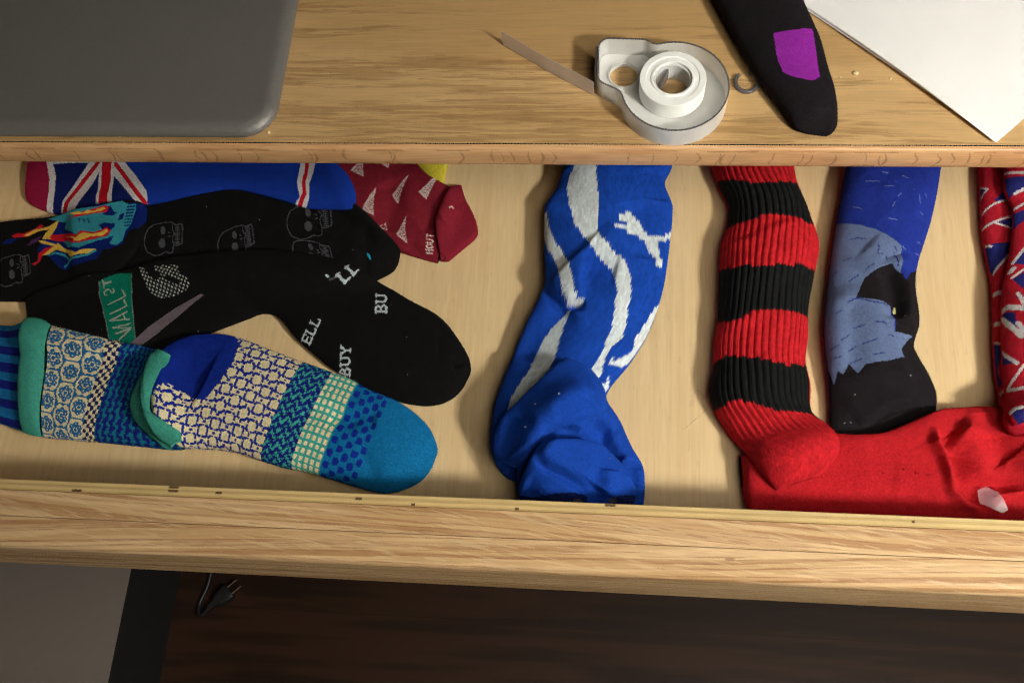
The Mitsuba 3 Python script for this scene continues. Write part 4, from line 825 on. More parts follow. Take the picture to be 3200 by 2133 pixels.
        ('poly', 'ice', [[76.4, 176.7], [64.9, 194.0], [66.5, 207.9], [69.2, 221.4], [66.5, 240.5], [62.7, 254.1], [52.1, 264.1], [40.3, 259.8], [39.1, 253.5], [44.8, 256.7], [52.7, 249.1], [57.3, 240.6], [51.5, 228.2], [54.0, 219.0], [55.7, 204.7], [58.9, 192.0], [71.1, 176.9]]),
        ('poly', 'ice', [[46.9, 273.5], [58.8, 284.6], [51.3, 294.2], [40.4, 287.9], [50.5, 281.2]]),]}},
    {'key': 'blue_sock', 'name': 'crumpled_foot', 'id': 12, 'board': 'drawer', 'L': [[54.6, -68.3], [42.5, -89.6], [29.6, -107.6], [20.1, -122.3], [15.0, -135.7], [15.5, -147.3], [21.6, -161.4], [30.1, -170.3]], 'R': [[91.1, -61.7], [95.7, -71.0], [104.7, -82.5], [116.0, -106.6], [124.7, -120.4], [127.5, -137.6], [125.9, -158.9], [120.0, -168.4]], 'h': [20.0, 30.0, 34.0, 34.0, 32.0, 31.0, 29.0, 24.0], 'crumple': 4.0, 'around': 130, 'drape': 0.01, 'folds': [('ridge', [[88.6, -76.1], [99.0, -99.5], [111.3, -127.0]], 9, 9), ('ridge', [[87.4, -91.7], [86.8, -110.2], [104.9, -126.1]], 10, -14), ('ridge', [[61.2, -100.2], [60.6, -107.2], [59.9, -114.5]], 9, -11), ('ridge', [[71.2, -106.8], [73.4, -110.2], [75.5, -112.3]], 6, -8), ('ridge', [[74.1, -91.6], [77.4, -99.3], [78.7, -108.7]], 10, 5), ('ridge', [[115.5, -121.3], [116.8, -133.3], [113.7, -142.2]], 10, -9), ('ridge', [[123.1, -124.3], [125.3, -137.4], [122.2, -148.4]], 10, 5), ('ridge', [[51.1, -95.2], [43.0, -104.0], [34.9, -114.7]], 10, -9)], 
     'chart': {'base': 'royal', 'fn': 'lint2', 'stitch': (1.0, 0.95)}},
    {'key': 'blue_sock', 'name': 'folded_heel', 'id': 13, 'board': 'drawer', 'L': [[57.9, -36.5], [52.6, -36.8], [40.7, -48.8], [27.4, -64.3], [13.9, -78.3], [2.5, -88.4], [-5.1, -99.1], [-8.6, -109.3], [-6.5, -122.1]], 'R': [[66.6, -38.6], [79.4, -47.0], [91.5, -69.0], [87.4, -88.9], [61.9, -101.3], [44.3, -109.3], [33.7, -120.3], [26.1, -128.1], [15.1, -133.7]], 'h': [8.0, 20.0, 25.0, 27.0, 27.0, 26.0, 23.0, 18.0, 9.0], 'crumple': 2.2, 'drape': 0.01, 'rim': 0.35, 'full': 0.42, 'folds': [('ridge', [[77.9, -72.6], [57.7, -85.3], [25.9, -101.3]], 16, 4), ('ridge', [[84.4, -80.5], [68.2, -90.4], [49.9, -100.2]], 8, -5), ('ridge', [[14.2, -93.7], [7.4, -109.8], [11.6, -124.4]], 12, -5)], 
     'chart': {'base': 'royal', 'fn': 'lint2', 'stitch': (1.4, 1.0)}},
    {'key': 'blue_sock', 'name': 'toe', 'id': 14, 'board': 'drawer', 'L': [[30.5, -125.8], [40.5, -120.9], [55.0, -117.6], [71.3, -114.3], [88.1, -113.8], [101.6, -123.1], [111.3, -133.1], [119.9, -146.0]], 'R': [[23.2, -137.6], [17.5, -151.2], [20.9, -163.6], [36.7, -171.6], [59.4, -173.1], [85.9, -172.7], [104.6, -171.1], [116.6, -168.1]], 'h': [8.0, 20.0, 27.0, 28.0, 27.0, 24.0, 18.0, 9.0], 'crumple': 2.4, 'around': 120, 'drape': 0.01, 'rim': 0.3, 'full': 0.42, 'folds': [('lip', [[35.2, -130.2], [44.4, -137.7], [65.3, -145.8], [80.1, -152.8]], 15, 8), ('ridge', [[98.9, -136.1], [98.6, -146.9], [95.8, -159.5]], 10, 8), ('ridge', [[86.3, -151.9], [83.3, -157.3], [82.4, -163.2]], 10, -12), ('ridge', [[108.9, -135.1], [113.2, -145.6], [117.5, -153.5]], 9, -6), ('ridge', [[24.3, -151.3], [29.8, -157.2], [31.1, -163.9]], 8, -8)], 
     'chart': {'base': 'royal', 'fn': 'lint2', 'stitch': (1.0, 0.95), 'motifs': [
        ('poly', 'hem', [[24.1, 10.9], [13.8, 61.0], [65.4, 68.4], [88.6, 19.8]]),
        ('poly', 'hem', [[9.3, 79.9], [-12.1, 105.5], [29.4, 111.4], [56.7, 85.3]]),
        ('line', 'skull_grey', 3, [[21.6, 53.7], [20.5, 57.0]]),
        ('line', 'skull_grey', 3, [[12.2, 78.2], [10.1, 81.6]]),]}},
    {'key': 'slate_sock', 'name': 'sock', 'id': 15, 'board': 'drawer', 'L': [[331.0, 223.4], [323.8, 193.9], [315.9, 157.7], [308.2, 122.3], [300.9, 84.2], [294.9, 45.3], [290.6, 12.9], [291.0, -8.8], [292.1, -31.8], [292.6, -52.5], [291.7, -74.5], [293.8, -89.6], [300.5, -100.6]], 'R': [[422.0, 223.8], [414.0, 194.5], [406.0, 161.1], [396.5, 127.4], [380.7, 83.3], [374.8, 54.2], [375.6, 21.6], [369.5, -5.8], [379.7, -28.8], [385.7, -45.4], [383.8, -63.2], [379.9, -82.5], [370.0, -98.0]], 'h': [28.0, 37.0, 38.0, 38.0, 38.0, 38.0, 38.0, 36.0, 34.0, 27.0, 22.0, 14.0, 7.0], 'crumple': 2.6, 'full': 1.0, 'folds': [('ridge', [[345.7, 66.7], [350.2, 41.2], [350.4, 15.2]], 9, -9), ('ridge', [[355.1, 79.4], [364.8, 56.6], [366.0, 34.0], [360.6, 9.9]], 11, 11), ('ridge', [[310.1, 36.5], [310.4, 5.0], [310.0, -36.3]], 12, -6), ('ridge', [[302.8, 51.5], [301.2, 14.0], [299.0, -31.3]], 12, 4), ('ridge', [[369.9, 23.0], [372.1, 12.1], [363.9, -6.3]], 9, -6), ('lip', [[316.3, -81.1], [339.8, -63.2], [368.8, -55.4]], 14, 4), ('ridge', [[329.1, 90.6], [341.7, 79.1], [326.8, 59.6]], 16, 4)], 'cuts': [('leg', 266.8), ('foot', 1e9)], 
     'chart': {'base': 'indigo', 'fn': 'lint3', 'stitch': (0.9, 0.85), 'motifs': [
        ('poly', 'slate', [[-109.9, 69.8], [-49.9, 102.6], [-25.2, 112.6], [-6.9, 121.9], [8.6, 130.8], [18.1, 137.4], [20.1, 169.1], [9.3, 160.2], [0.6, 162.4], [-11.4, 170.0], [-19.0, 190.0], [12.8, 198.1], [14.9, 223.1], [16.3, 226.4], [37.5, 225.7], [20.2, 241.1], [21.0, 248.7], [4.1, 253.3], [-15.1, 255.6], [-23.7, 263.6], [-28.2, 253.1], [-36.0, 262.6], [-40.1, 258.7], [-46.1, 270.1], [-49.6, 257.8], [-78.2, 238.6]]),
        ('poly', 'soft_black', [[-19.0, 190.0], [-11.4, 170.0], [0.6, 162.4], [9.7, 159.6], [20.1, 169.1], [26.1, 177.2], [29.6, 169.8], [50.4, 150.6], [49.8, 243.2], [21.0, 248.7], [20.2, 241.1], [37.5, 225.7], [16.3, 226.4], [14.7, 207.5], [12.8, 198.1]]),
        ('poly', 'soft_black', [[-78.2, 238.6], [-49.6, 257.8], [-46.1, 270.1], [-40.1, 258.7], [-36.0, 262.6], [-28.2, 253.1], [-23.7, 263.6], [-15.1, 255.6], [4.1, 253.3], [21.0, 248.7], [129.0, 217.3], [84.1, 353.3], [-61.3, 360.0]]),
        ('poly', 'pale_yellow', [[15.7, 200.1], [17.9, 200.5], [17.5, 207.0], [15.3, 207.2]]),
        ('line', 'dash_navy', 1.0, [[-30.8, 128.3], [-23.4, 127.6], [-15.6, 130.0]]),
        ('line', 'dash_navy', 1.0, [[-32.6, 151.2], [-24.3, 149.0]]),
        ('line', 'dash_navy', 1.0, [[-26.1, 192.6], [-17.3, 190.3]]),
        ('line', 'dash_navy', 1.0, [[-25.4, 171.5], [-16.6, 166.1]]),
        ('line', 'dash_navy', 1.0, [[-11.9, 163.3], [-4.9, 158.6]]),
        ('line', 'dash_navy', 1.0, [[-20.3, 218.4], [-11.3, 217.4]]),
        ('line', 'dash_navy', 1.0, [[-3.2, 215.9], [3.2, 216.6], [7.6, 219.1]]),
        ('line', 'dash_navy', 1.0, [[-30.3, 230.6], [-22.6, 224.7]]),
        ('line', 'dash_navy', 1.0, [[-11.8, 235.1], [0.4, 232.3]]),
        ('line', 'dash_navy', 1.0, [[-6.4, 247.1], [3.7, 245.2]]),
        ('line', 'dash_navy', 1.0, [[-42.3, 237.9], [-33.3, 235.4]]),
        ('line', 'dash_navy', 1.0, [[-40.8, 247.4], [-32.4, 246.5]]),
        ('line', 'dash_navy', 1.0, [[-24.6, 241.5], [-16.6, 236.7]]),
        ('line', 'dash_navy', 1.0, [[-26.5, 253.1], [-16.1, 249.8]]),
        ('line', 'dash_navy', 1.0, [[-4.5, 139.2], [-2.7, 143.3], [-3.9, 146.2]]),
        ('line', 'dash_navy', 1.0, [[-3.5, 148.5], [1.5, 148.8]]),
        ('line', 'dash_navy', 1.0, [[10.8, 139.0], [14.3, 143.4]]),
        ('line', 'dash_navy', 1.0, [[11.0, 146.2], [14.4, 154.4], [16.1, 162.6]]),
        ('line', 'dash_navy', 1.0, [[4.6, 151.3], [5.8, 154.3]]),
        ('line', 'dash_navy', 1.0, [[10.6, 228.9], [14.9, 230.1]]),
        ('line', 'dash_navy', 1.0, [[-15.5, 145.1], [-13.5, 143.8]]),
        ('line', 'dash_navy', 1.0, [[-42.0, 161.9], [-38.1, 159.1]]),
        ('line', 'dash_navy', 1.0, [[-19.0, 190.0], [-2.9, 197.1], [10.5, 198.9]]),
        ('line', 'dash_navy', 1.0, [[-37.5, 200.8], [-32.0, 199.2]]),
        ('line', 'dash_pale', 0.8, [[-27.4, 62.5], [-16.1, 64.1]]),
        ('line', 'dash_pale', 0.8, [[-9.4, 71.1], [-1.6, 71.4]]),
        ('line', 'dash_pale', 0.8, [[0.8, 95.3], [2.7, 89.5]]),
        ('line', 'dash_pale', 0.8, [[4.4, 83.0], [6.5, 80.0]]),
        ('line', 'dash_pale', 0.8, [[24.6, 81.9], [27.3, 89.6]]),
        ('line', 'dash_pale', 0.8, [[29.5, 99.0], [34.1, 102.0]]),
        ('line', 'dash_pale', 0.8, [[-0.3, 108.7], [7.8, 110.3]]),
        ('line', 'dash_pale', 0.8, [[-36.1, 90.1], [-26.9, 94.3]]),
        ('line', 'dash_pale', 0.8, [[5.1, 60.0], [9.8, 62.7]]),
        ('line', 'dash_pale', 0.8, [[34.2, 128.6], [39.2, 129.7]]),
        ('line', 'dash_pale', 0.8, [[-14.3, 54.3], [-9.0, 55.8]]),
        ('line', 'dash_pale', 0.8, [[30.5, 79.5], [33.5, 82.5]]),
        ('line', 'dash_pale', 0.8, [[16.9, 75.1], [19.0, 76.8]]),
        ('line', 'dash_pale', 0.8, [[19.0, 137.2], [22.7, 140.2]]),
        ('line', 'dash_pale', 0.8, [[35.6, 140.2], [44.8, 139.3]]),]}},
    {'key': 'red_sock', 'name': 'foot', 'id': 16, 'board': 'drawer', 'L': [[212.0, -107.6], [223.0, -105.7], [249.6, -98.8], [283.2, -89.2], [307.4, -90.6], [332.7, -88.1], [358.3, -77.2], [383.1, -65.1], [412.7, -58.6], [434.6, -60.7], [455.1, -71.6], [475.9, -81.6], [496.1, -96.0]], 'R': [[213.5, -136.8], [220.5, -159.7], [246.7, -163.4], [279.3, -166.0], [304.6, -166.7], [329.9, -166.8], [354.8, -167.2], [376.0, -167.5], [400.4, -167.7], [421.3, -168.3], [442.1, -169.6], [463.5, -169.1], [485.2, -167.9]], 'h': [18.0, 26.0, 30.0, 32.0, 32.0, 32.0, 33.0, 34.0, 36.0, 37.0, 37.0, 34.0, 30.0], 'crumple': 1.8, 'around': 120, 'drape': 0.01, 'folds': [('lip', [[376.8, -84.5], [375.8, -98.3], [380.8, -108.3], [382.9, -115.7], [386.3, -137.2], [395.4, -146.4], [410.7, -153.2]], 20, -15), ('ridge', [[390.9, -85.2], [406.2, -96.1], [410.6, -111.3], [411.3, -130.8]], 18, 17), ('ridge', [[422.4, -68.5], [422.5, -97.7], [423.9, -119.5], [427.5, -138.7]], 16, -16), ('ridge', [[381.5, -91.6], [385.5, -101.7], [382.8, -110.4]], 18, 5), ('ridge', [[340.0, -141.2], [365.2, -144.5], [395.2, -148.6]], 9, -3), ('ridge', [[335.9, -129.5], [366.4, -132.6], [381.3, -136.3]], 14, 2), ('ridge', [[440.5, -69.0], [442.0, -97.0], [440.7, -129.7]], 30, 10)], 
     'chart': {'base': 'red', 'fn': 'fuzz', 'stitch': (1.2, 1.0), 'motifs': [
        ('line', 'red_dark', 1.6, [[-4.4, 135.9], [-3.4, 137.5]]),
        ('line', 'red_dark', 1.3, [[-3.3, 120.1], [-2.8, 121.3]]),
        ('line', 'red_dark', 1.2, [[5.6, 156.1], [5.7, 159.2]]),
        ('line', 'red_dark', 1.2, [[0.9, 146.7], [2.3, 149.8]]),]}},
    {'key': 'red_sock', 'name': 'leg', 'id': 17, 'board': 'drawer', 'L': [[187.2, 225.3], [190.7, 197.4], [198.4, 168.5], [206.8, 147.5], [205.4, 121.9], [198.1, 96.3], [196.6, 62.0], [195.1, 27.8], [190.9, 1.0], [189.3, -25.5], [185.8, -45.6], [190.5, -67.2], [201.8, -87.4], [215.3, -107.6], [224.4, -126.5], [233.2, -138.2], [238.3, -143.1]], 'R': [[270.1, 225.7], [271.8, 198.1], [274.6, 169.3], [282.0, 144.2], [288.2, 118.3], [290.0, 92.6], [282.8, 60.8], [277.1, 31.9], [275.7, 5.5], [272.5, -17.5], [275.5, -40.3], [275.0, -65.6], [285.4, -82.0], [291.2, -95.9], [291.1, -108.5], [283.9, -120.9], [273.5, -130.8]], 'h': [40.0, 42.0, 42.0, 43.0, 44.0, 45.0, 45.0, 44.0, 44.0, 43.0, 42.0, 40.0, 36.0, 30.0, 25.0, 18.0, 11.0], 'crumple': 2.0, 'around': 300, 'drape': 0.01, 'rim': 0.2, 'full': 0.95, 'rib': (6.2, 2.3, 0), 'folds': [('ridge', [[192.8, 56.7], [221.1, 62.5], [280.8, 66.8]], 26, 3), ('ridge', [[196.8, 136.0], [213.2, 116.6], [212.6, 94.6]], 16, -5), ('ridge', [[195.8, -22.5], [225.8, -4.3], [219.4, 10.6]], 20, -4), ('ridge', [[253.5, 111.7], [264.0, 84.6], [253.9, 68.4]], 30, 4)], 'rib_range': (12.7, 330.0), 'cuts': [('leg', 311.6), ('heel', 1e9)], 
     'chart': {'base': 'red', 'fn': 'fuzz', 'stitch': (3.1, 3.0), 'motifs': [
        ('poly', 'soft_black2', [[-92.2, 30.8], [-56.4, 51.4], [-38.9, 57.6], [-18.7, 71.4], [1.9, 73.8], [27.4, 66.6], [41.2, 62.9], [45.6, 109.2], [34.0, 111.0], [14.9, 109.0], [-2.1, 108.4], [-18.3, 111.0], [-33.2, 111.7], [-51.5, 112.8], [-128.7, 55.7]]),
        ('poly', 'soft_black2', [[-108.5, 126.1], [-62.6, 154.7], [-31.1, 163.9], [-14.3, 164.6], [1.6, 164.4], [21.0, 161.5], [53.7, 156.7], [119.4, 98.3], [54.5, 209.5], [47.7, 208.5], [20.6, 207.9], [-1.3, 206.6], [-14.7, 209.1], [-28.5, 215.0], [-55.6, 208.3], [-100.7, 177.7]]),
        ('poly', 'soft_black2', [[-102.0, 227.0], [-59.9, 248.8], [-36.3, 245.0], [-2.6, 254.9], [20.5, 261.0], [55.3, 255.6], [50.4, 259.7], [46.9, 311.5], [33.8, 303.8], [11.0, 305.2], [1.0, 303.4], [-10.9, 296.6], [-23.0, 292.7], [-35.2, 293.0], [-50.8, 296.5], [-103.0, 283.5]]),]}},
    {'key': 'flag_print_sock', 'name': 'sock', 'id': 18, 'board': 'drawer', 'L': [[451.4, 225.6], [451.9, 198.5], [449.0, 165.1], [445.7, 126.6], [446.2, 93.9], [447.6, 66.6], [445.0, 35.4], [441.5, 0.7], [439.9, -24.7], [441.0, -45.1], [428.9, -75.6], [435.4, -91.1]], 'R': [[517.6, 225.9], [514.5, 198.9], [510.4, 165.7], [505.8, 127.4], [502.0, 94.9], [499.7, 67.7], [496.0, 36.6], [491.1, 2.0], [487.8, -23.2], [485.6, -43.6], [483.5, -63.4], [458.8, -91.0]], 'h': [22.0, 23.0, 24.0, 24.0, 24.0, 24.0, 24.0, 24.0, 24.0, 22.0, 18.0, 10.0], 'crumple': 1.6, 'cuts': [('leg', 1e9)], 
     'chart': {'base': 'crimson', 'fn': 'fuzz', 'stitch': (0.95, 0.9), 'motifs': [
        ('poly', 'navy2', [[-48.1, 51.3], [-28.3, 62.4], [-35.3, 71.5], [-37.9, 79.8], [-48.5, 72.6]]),
        ('poly', 'navy2', [[-23.2, 76.3], [-14.0, 67.2], [-6.3, 76.1], [-18.7, 80.0]]),
        ('poly', 'navy2', [[-20.6, 100.5], [-5.7, 96.5], [-4.8, 108.8], [-10.6, 106.5]]),
        ('poly', 'navy2', [[-36.5, 121.2], [-10.2, 122.8], [-12.7, 135.2], [-28.7, 153.0], [-38.5, 145.1]]),
        ('poly', 'navy2', [[-33.6, 219.2], [-20.7, 228.7], [-28.2, 249.6], [-23.4, 260.5], [-30.5, 264.6], [-35.8, 256.8]]),
        ('line', 'flag_white', 2.03, [[-36.2, 31.8], [-13.1, 38.7]]),
        ('line', 'flag_white', 2.03, [[-36.1, 57.7], [-28.3, 62.4], [-37.6, 70.3]]),
        ('line', 'flag_white', 2.43, [[-38.1, 89.2], [-23.3, 80.2], [-7.9, 76.0]]),
        ('line', 'flag_white', 2.43, [[-36.5, 104.0], [-22.1, 99.2], [-5.5, 94.5]]),
        ('line', 'flag_white', 1.89, [[-22.1, 101.1], [-9.3, 108.5]]),
        ('line', 'flag_white', 2.43, [[-34.2, 121.3], [-27.4, 124.2]]),
        ('line', 'flag_white', 2.43, [[-29.7, 152.5], [-12.7, 135.2]]),
        ('line', 'flag_white', 4.32, [[-32.2, 172.4], [-20.2, 172.5]]),
        ('line', 'flag_white', 4.05, [[-31.4, 202.5], [-22.8, 204.4]]),
        ('line', 'flag_white', 2.16, [[-33.6, 219.2], [-23.6, 223.8]]),
        ('line', 'flag_white', 2.7, [[-31.2, 272.3], [-20.8, 265.8]]),]}},
    {'key': 'flag_print_sock_001', 'name': 'sock', 'id': 19, 'board': 'drawer', 'L': [[467.6, 212.7], [465.8, 184.1], [462.6, 157.5], [466.5, 133.3], [462.9, 105.5], [456.9, 79.0], [450.3, 54.3], [446.2, 28.8], [443.3, 3.4], [441.2, -21.4], [440.2, -41.5], [429.8, -70.6], [432.3, -84.7]], 'R': [[547.2, 227.2], [543.5, 198.7], [540.1, 171.9], [537.2, 147.8], [533.4, 119.2], [529.8, 91.2], [526.4, 64.1], [523.1, 37.6], [519.1, 11.6], [515.2, -13.8], [512.2, -34.4], [509.7, -54.4], [506.7, -71.8]], 'h': [18.0, 19.0, 20.0, 20.0, 21.0, 22.0, 22.0, 22.0, 22.0, 22.0, 21.0, 18.0, 12.0], 'crumple': 1.8, 'drape': 0.01, 'folds': [('ridge', [[472.3, 155.9], [461.2, 92.1], [458.8, 39.6]], 18, -4)], 'cuts': [('leg', 1e9)], 
     'chart': {'base': 'crimson', 'fn': 'fuzz', 'stitch': (0.95, 0.9), 'motifs': [
        ('poly', 'navy2', [[-43.2, 46.9], [-25.5, 53.1], [-25.9, 64.6], [-34.9, 66.3], [-41.2, 68.8]]),
        ('poly', 'navy2', [[-40.0, 85.9], [-28.3, 85.3], [-28.3, 96.2], [-40.0, 102.8]]),
        ('poly', 'navy2', [[-36.9, 140.2], [-27.7, 129.4], [-26.4, 146.2]]),
        ('poly', 'navy2', [[-35.0, 157.6], [-25.8, 153.7], [-25.5, 172.4]]),
        ('poly', 'navy2', [[-43.1, 190.7], [-38.4, 190.1], [-33.6, 192.9], [-31.1, 207.6], [-33.4, 213.3], [-39.6, 199.7]]),
        ('poly', 'navy2', [[-43.5, 227.7], [-30.7, 242.1], [-44.1, 238.8]]),
        ('poly', 'navy2', [[-41.8, 288.1], [-32.5, 287.7], [-32.8, 307.3], [-39.6, 295.4]]),
        ('poly', 'navy2', [[-32.6, 177.8], [-28.5, 175.5], [-26.1, 185.3]]),
        ('line', 'flag_white', 2.97, [[-43.2, 41.2], [-25.4, 49.2]]),
        ('line', 'flag_white', 2.97, [[-34.9, 66.3], [-25.9, 64.6]]),
        ('line', 'flag_white', 2.97, [[-37.7, 81.2], [-28.0, 78.8]]),
        ('line', 'flag_white', 3.51, [[-36.9, 140.2], [-27.8, 127.5]]),
        ('line', 'flag_white', 4.86, [[-38.1, 148.8], [-35.5, 146.5]]),
        ('line', 'flag_white', 2.7, [[-35.1, 155.7], [-26.1, 150.0]]),
        ('line', 'flag_white', 4.59, [[-43.2, 187.2], [-38.5, 184.9], [-33.6, 188.5]]),
        ('line', 'flag_white', 4.05, [[-43.0, 194.2], [-33.5, 209.1], [-28.0, 218.8]]),
        ('line', 'flag_white', 4.59, [[-33.0, 188.0], [-26.1, 192.3]]),
        ('line', 'flag_white', 3.51, [[-31.1, 204.2], [-26.1, 214.3]]),
        ('line', 'flag_white', 2.7, [[-43.5, 226.0], [-30.7, 242.9]]),
        ('line', 'flag_white', 2.7, [[-38.2, 263.7], [-25.9, 245.2]]),
        ('line', 'flag_white', 3.78, [[-37.7, 265.8], [-25.6, 267.1]]),
        ('line', 'flag_white', 3.24, [[-41.8, 289.7], [-38.2, 286.8], [-32.5, 287.7]]),
        ('line', 'flag_white', 2.97, [[-31.1, 174.6], [-26.1, 188.8]]),]}},
    {'key': 'black_sock', 'name': 'sock', 'id': 20, 'board': 'desk', 'L': [[150.2, 369.9], [169.9, 316.0], [191.7, 259.7], [207.6, 220.9], [220.8, 194.8], [233.5, 173.4], [241.6, 159.8], [248.0, 149.9], [254.8, 147.1], [260.1, 146.2], [265.6, 146.3]], 'R': [[232.4, 389.6], [245.9, 330.2], [262.6, 273.7], [273.4, 234.7], [278.4, 204.4], [282.2, 186.1], [283.9, 167.0], [283.7, 154.5], [283.1, 150.3], [279.8, 146.3], [275.8, 144.6]], 'h': [26.0, 27.0, 28.0, 28.0, 27.0, 25.0, 22.0, 19.0, 15.0, 12.0, 7.0], 'crumple': 1.6, 'folds': [('ridge', [[271.8, 133.0], [270.4, 139.1], [272.6, 145.7]], 5, -6), ('ridge', [[245.9, 152.2], [256.4, 145.6], [278.1, 147.4]], 8, -3)], 'cuts': [('leg', 212.1), ('toe', 1e9)], 
     'chart': {'base': 'soft_black', 'fn': 'lint', 'stitch': (0.9, 0.85), 'motifs': [
        ('poly', 'violet', [[-9.6, 152.8], [-14.3, 175.3], [-15.5, 193.5], [-8.3, 200.7], [3.9, 207.4], [12.0, 204.8], [19.9, 180.1], [27.2, 151.6]]),]}},
]
BOARDS = {"drawer": Relief(0.0), "desk": Relief(DESK)}
fibres = {}
for part in SOCKS:
    made = pieces(part, BOARDS[part["board"]])
    U = np.vstack([m[4] for m in made])
    chart(part, float(U[:, 0].min() - 500), float(U[:, 0].max() - 500), float(U[:, 1].max() - 1000 * part["id"]))
    for name, V, F, N, UV in made:
        name = part["name"] if name == "sock" else name
        key = part["key"] + "__" + name
        while key in scene:
            key += "_001"
        UV = UV + [0, 5]
        path = meshkit.write_ply((V, F), False, uv=UV, normals=N)
        scene[key] = {"type": "ply", "filename": path, "face_normals": False, "bsdf": {"type": "ref", "id": "knit"}}
        fibres.setdefault(part["key"], []).append((V, N, UV, part["chart"].get("fn", "")))
for key, found in fibres.items():              # loose fibres standing off the wool: far too many and too thin to count
    V, N, UV = (np.vstack([f[j] for f in found]) for j in range(3))
    thick = any(f[3] in ("fuzz", "fair_isle_leg") for f in found)
    k = rng.choice(len(V), min(len(V), 22000 if thick else 9000), replace=False)
    k = k[N[k, 2] > -0.25]
    m = len(k)
    side = rng.normal(size=(m, 3))
    d = N[k] * rng.uniform(0.4, 1.0, (m, 1)) + 0.55 * side
    d /= np.linalg.norm(d, axis=1, keepdims=True)
    w = np.cross(d, rng.normal(size=(m, 3)))
    w *= 0.00009 / np.linalg.norm(w, axis=1, keepdims=True)
    ln = rng.uniform(0.0008, 0.0030 if thick else 0.0016, (m, 1))
    P = np.stack([V[k] - w, V[k] + w, V[k] + d * ln], 1).reshape(-1, 3)
    scene[key + "__loose_fibre"] = {"type": "ply", "face_normals": False, "bsdf": {"type": "ref", "id": "fibre"},
                                    "filename": meshkit.write_ply((P, np.arange(3 * m).reshape(-1, 3)), False, uv=np.repeat(UV[k], 3, axis=0), normals=np.repeat(N[k], 3, axis=0))}
    tag(key + "__loose_fibre", kind="stuff")
F_ = lambda a: mi.Float(np.ascontiguousarray(a, dtype=np.float32))
KSW, KSH, KSU, KNX, KNY, KOFF = map(F_, (SW, SH, SU, NX, NY, OFF))
KTAB = F_(np.concatenate(TABLE))
KR, KG, KB = (F_([PAL[k][j] for k in NAMES]) for j in range(3))
scene["knit"] = {"type": "twosided", "bsdf": {"type": "bumpmap", "relief": mikit.proc(knit_relief, eps=1.5e-4), "scale": 0.0005,
                 "bsdf": principled(mikit.proc(knit_colour), 0.9, 0.06, sheen=0.10, sheen_tint=0.9)}}

scene["fibre"] = {"type": "twosided", "bsdf": {"type": "diffuse", "reflectance": mikit.proc(knit_colour)}}
tag("yellow_sock", "small yellow sock end peeking out between desk edge and maroon sock", "sock")
tag("maroon_sock", "maroon sock with pale lettered pennants, its toe folded over", "sock")
tag("maroon_sock__toe", "plain maroon toe folded back over the leg")
tag("skull_sock", "black sock with outlined grey skulls and a rounded toe, below the blue flag sock", "sock")
tag("flag_sock", "blue sock with a crossed flag by its dark pink cuff and a striped toe", "sock")
tag("flag_sock__cuff", "dark pink cuff")
tag("flame_sock", "black sock with a cyan flaming skull, at the left edge of the drawer", "sock")
tag("street_sign_sock", "black sock with a green street sign and white letters on its foot", "sock")
tag("patterned_sock", "thick blue, cream and turquoise fair isle sock along the drawer front", "sock")
tag("patterned_sock__cuff", "ribbed cuff in two blues")
tag("patterned_sock__cuff_band", "plain turquoise rolled band")
tag("patterned_sock__ankle_band", "turquoise band bulging in a fold at the ankle")
tag("patterned_sock__toe", "plain bright blue toe")
tag("blue_sock", "royal blue sock with wavy white stripes and a leaping cat, foot bundled up", "sock")
tag("blue_sock__folded_heel", "plain blue heel folded over the leg")
tag("slate_sock", "indigo, slate blue and black sock between the striped and the flag print socks", "sock")
tag("slate_sock__foot", "plain black foot")
tag("red_sock", "thick ribbed red sock with black stripes and a plain red foot", "sock")
tag("red_sock__foot", "plain red foot turned to the right")
tag("flag_print_sock", "red, white and blue flag print sock lying underneath its mate at the right", "sock")
tag("flag_print_sock_001", "flag print sock lying on top of its mate at the right edge", "sock")
tag("black_sock", "black sock with a purple patch lying on the desk top", "sock")

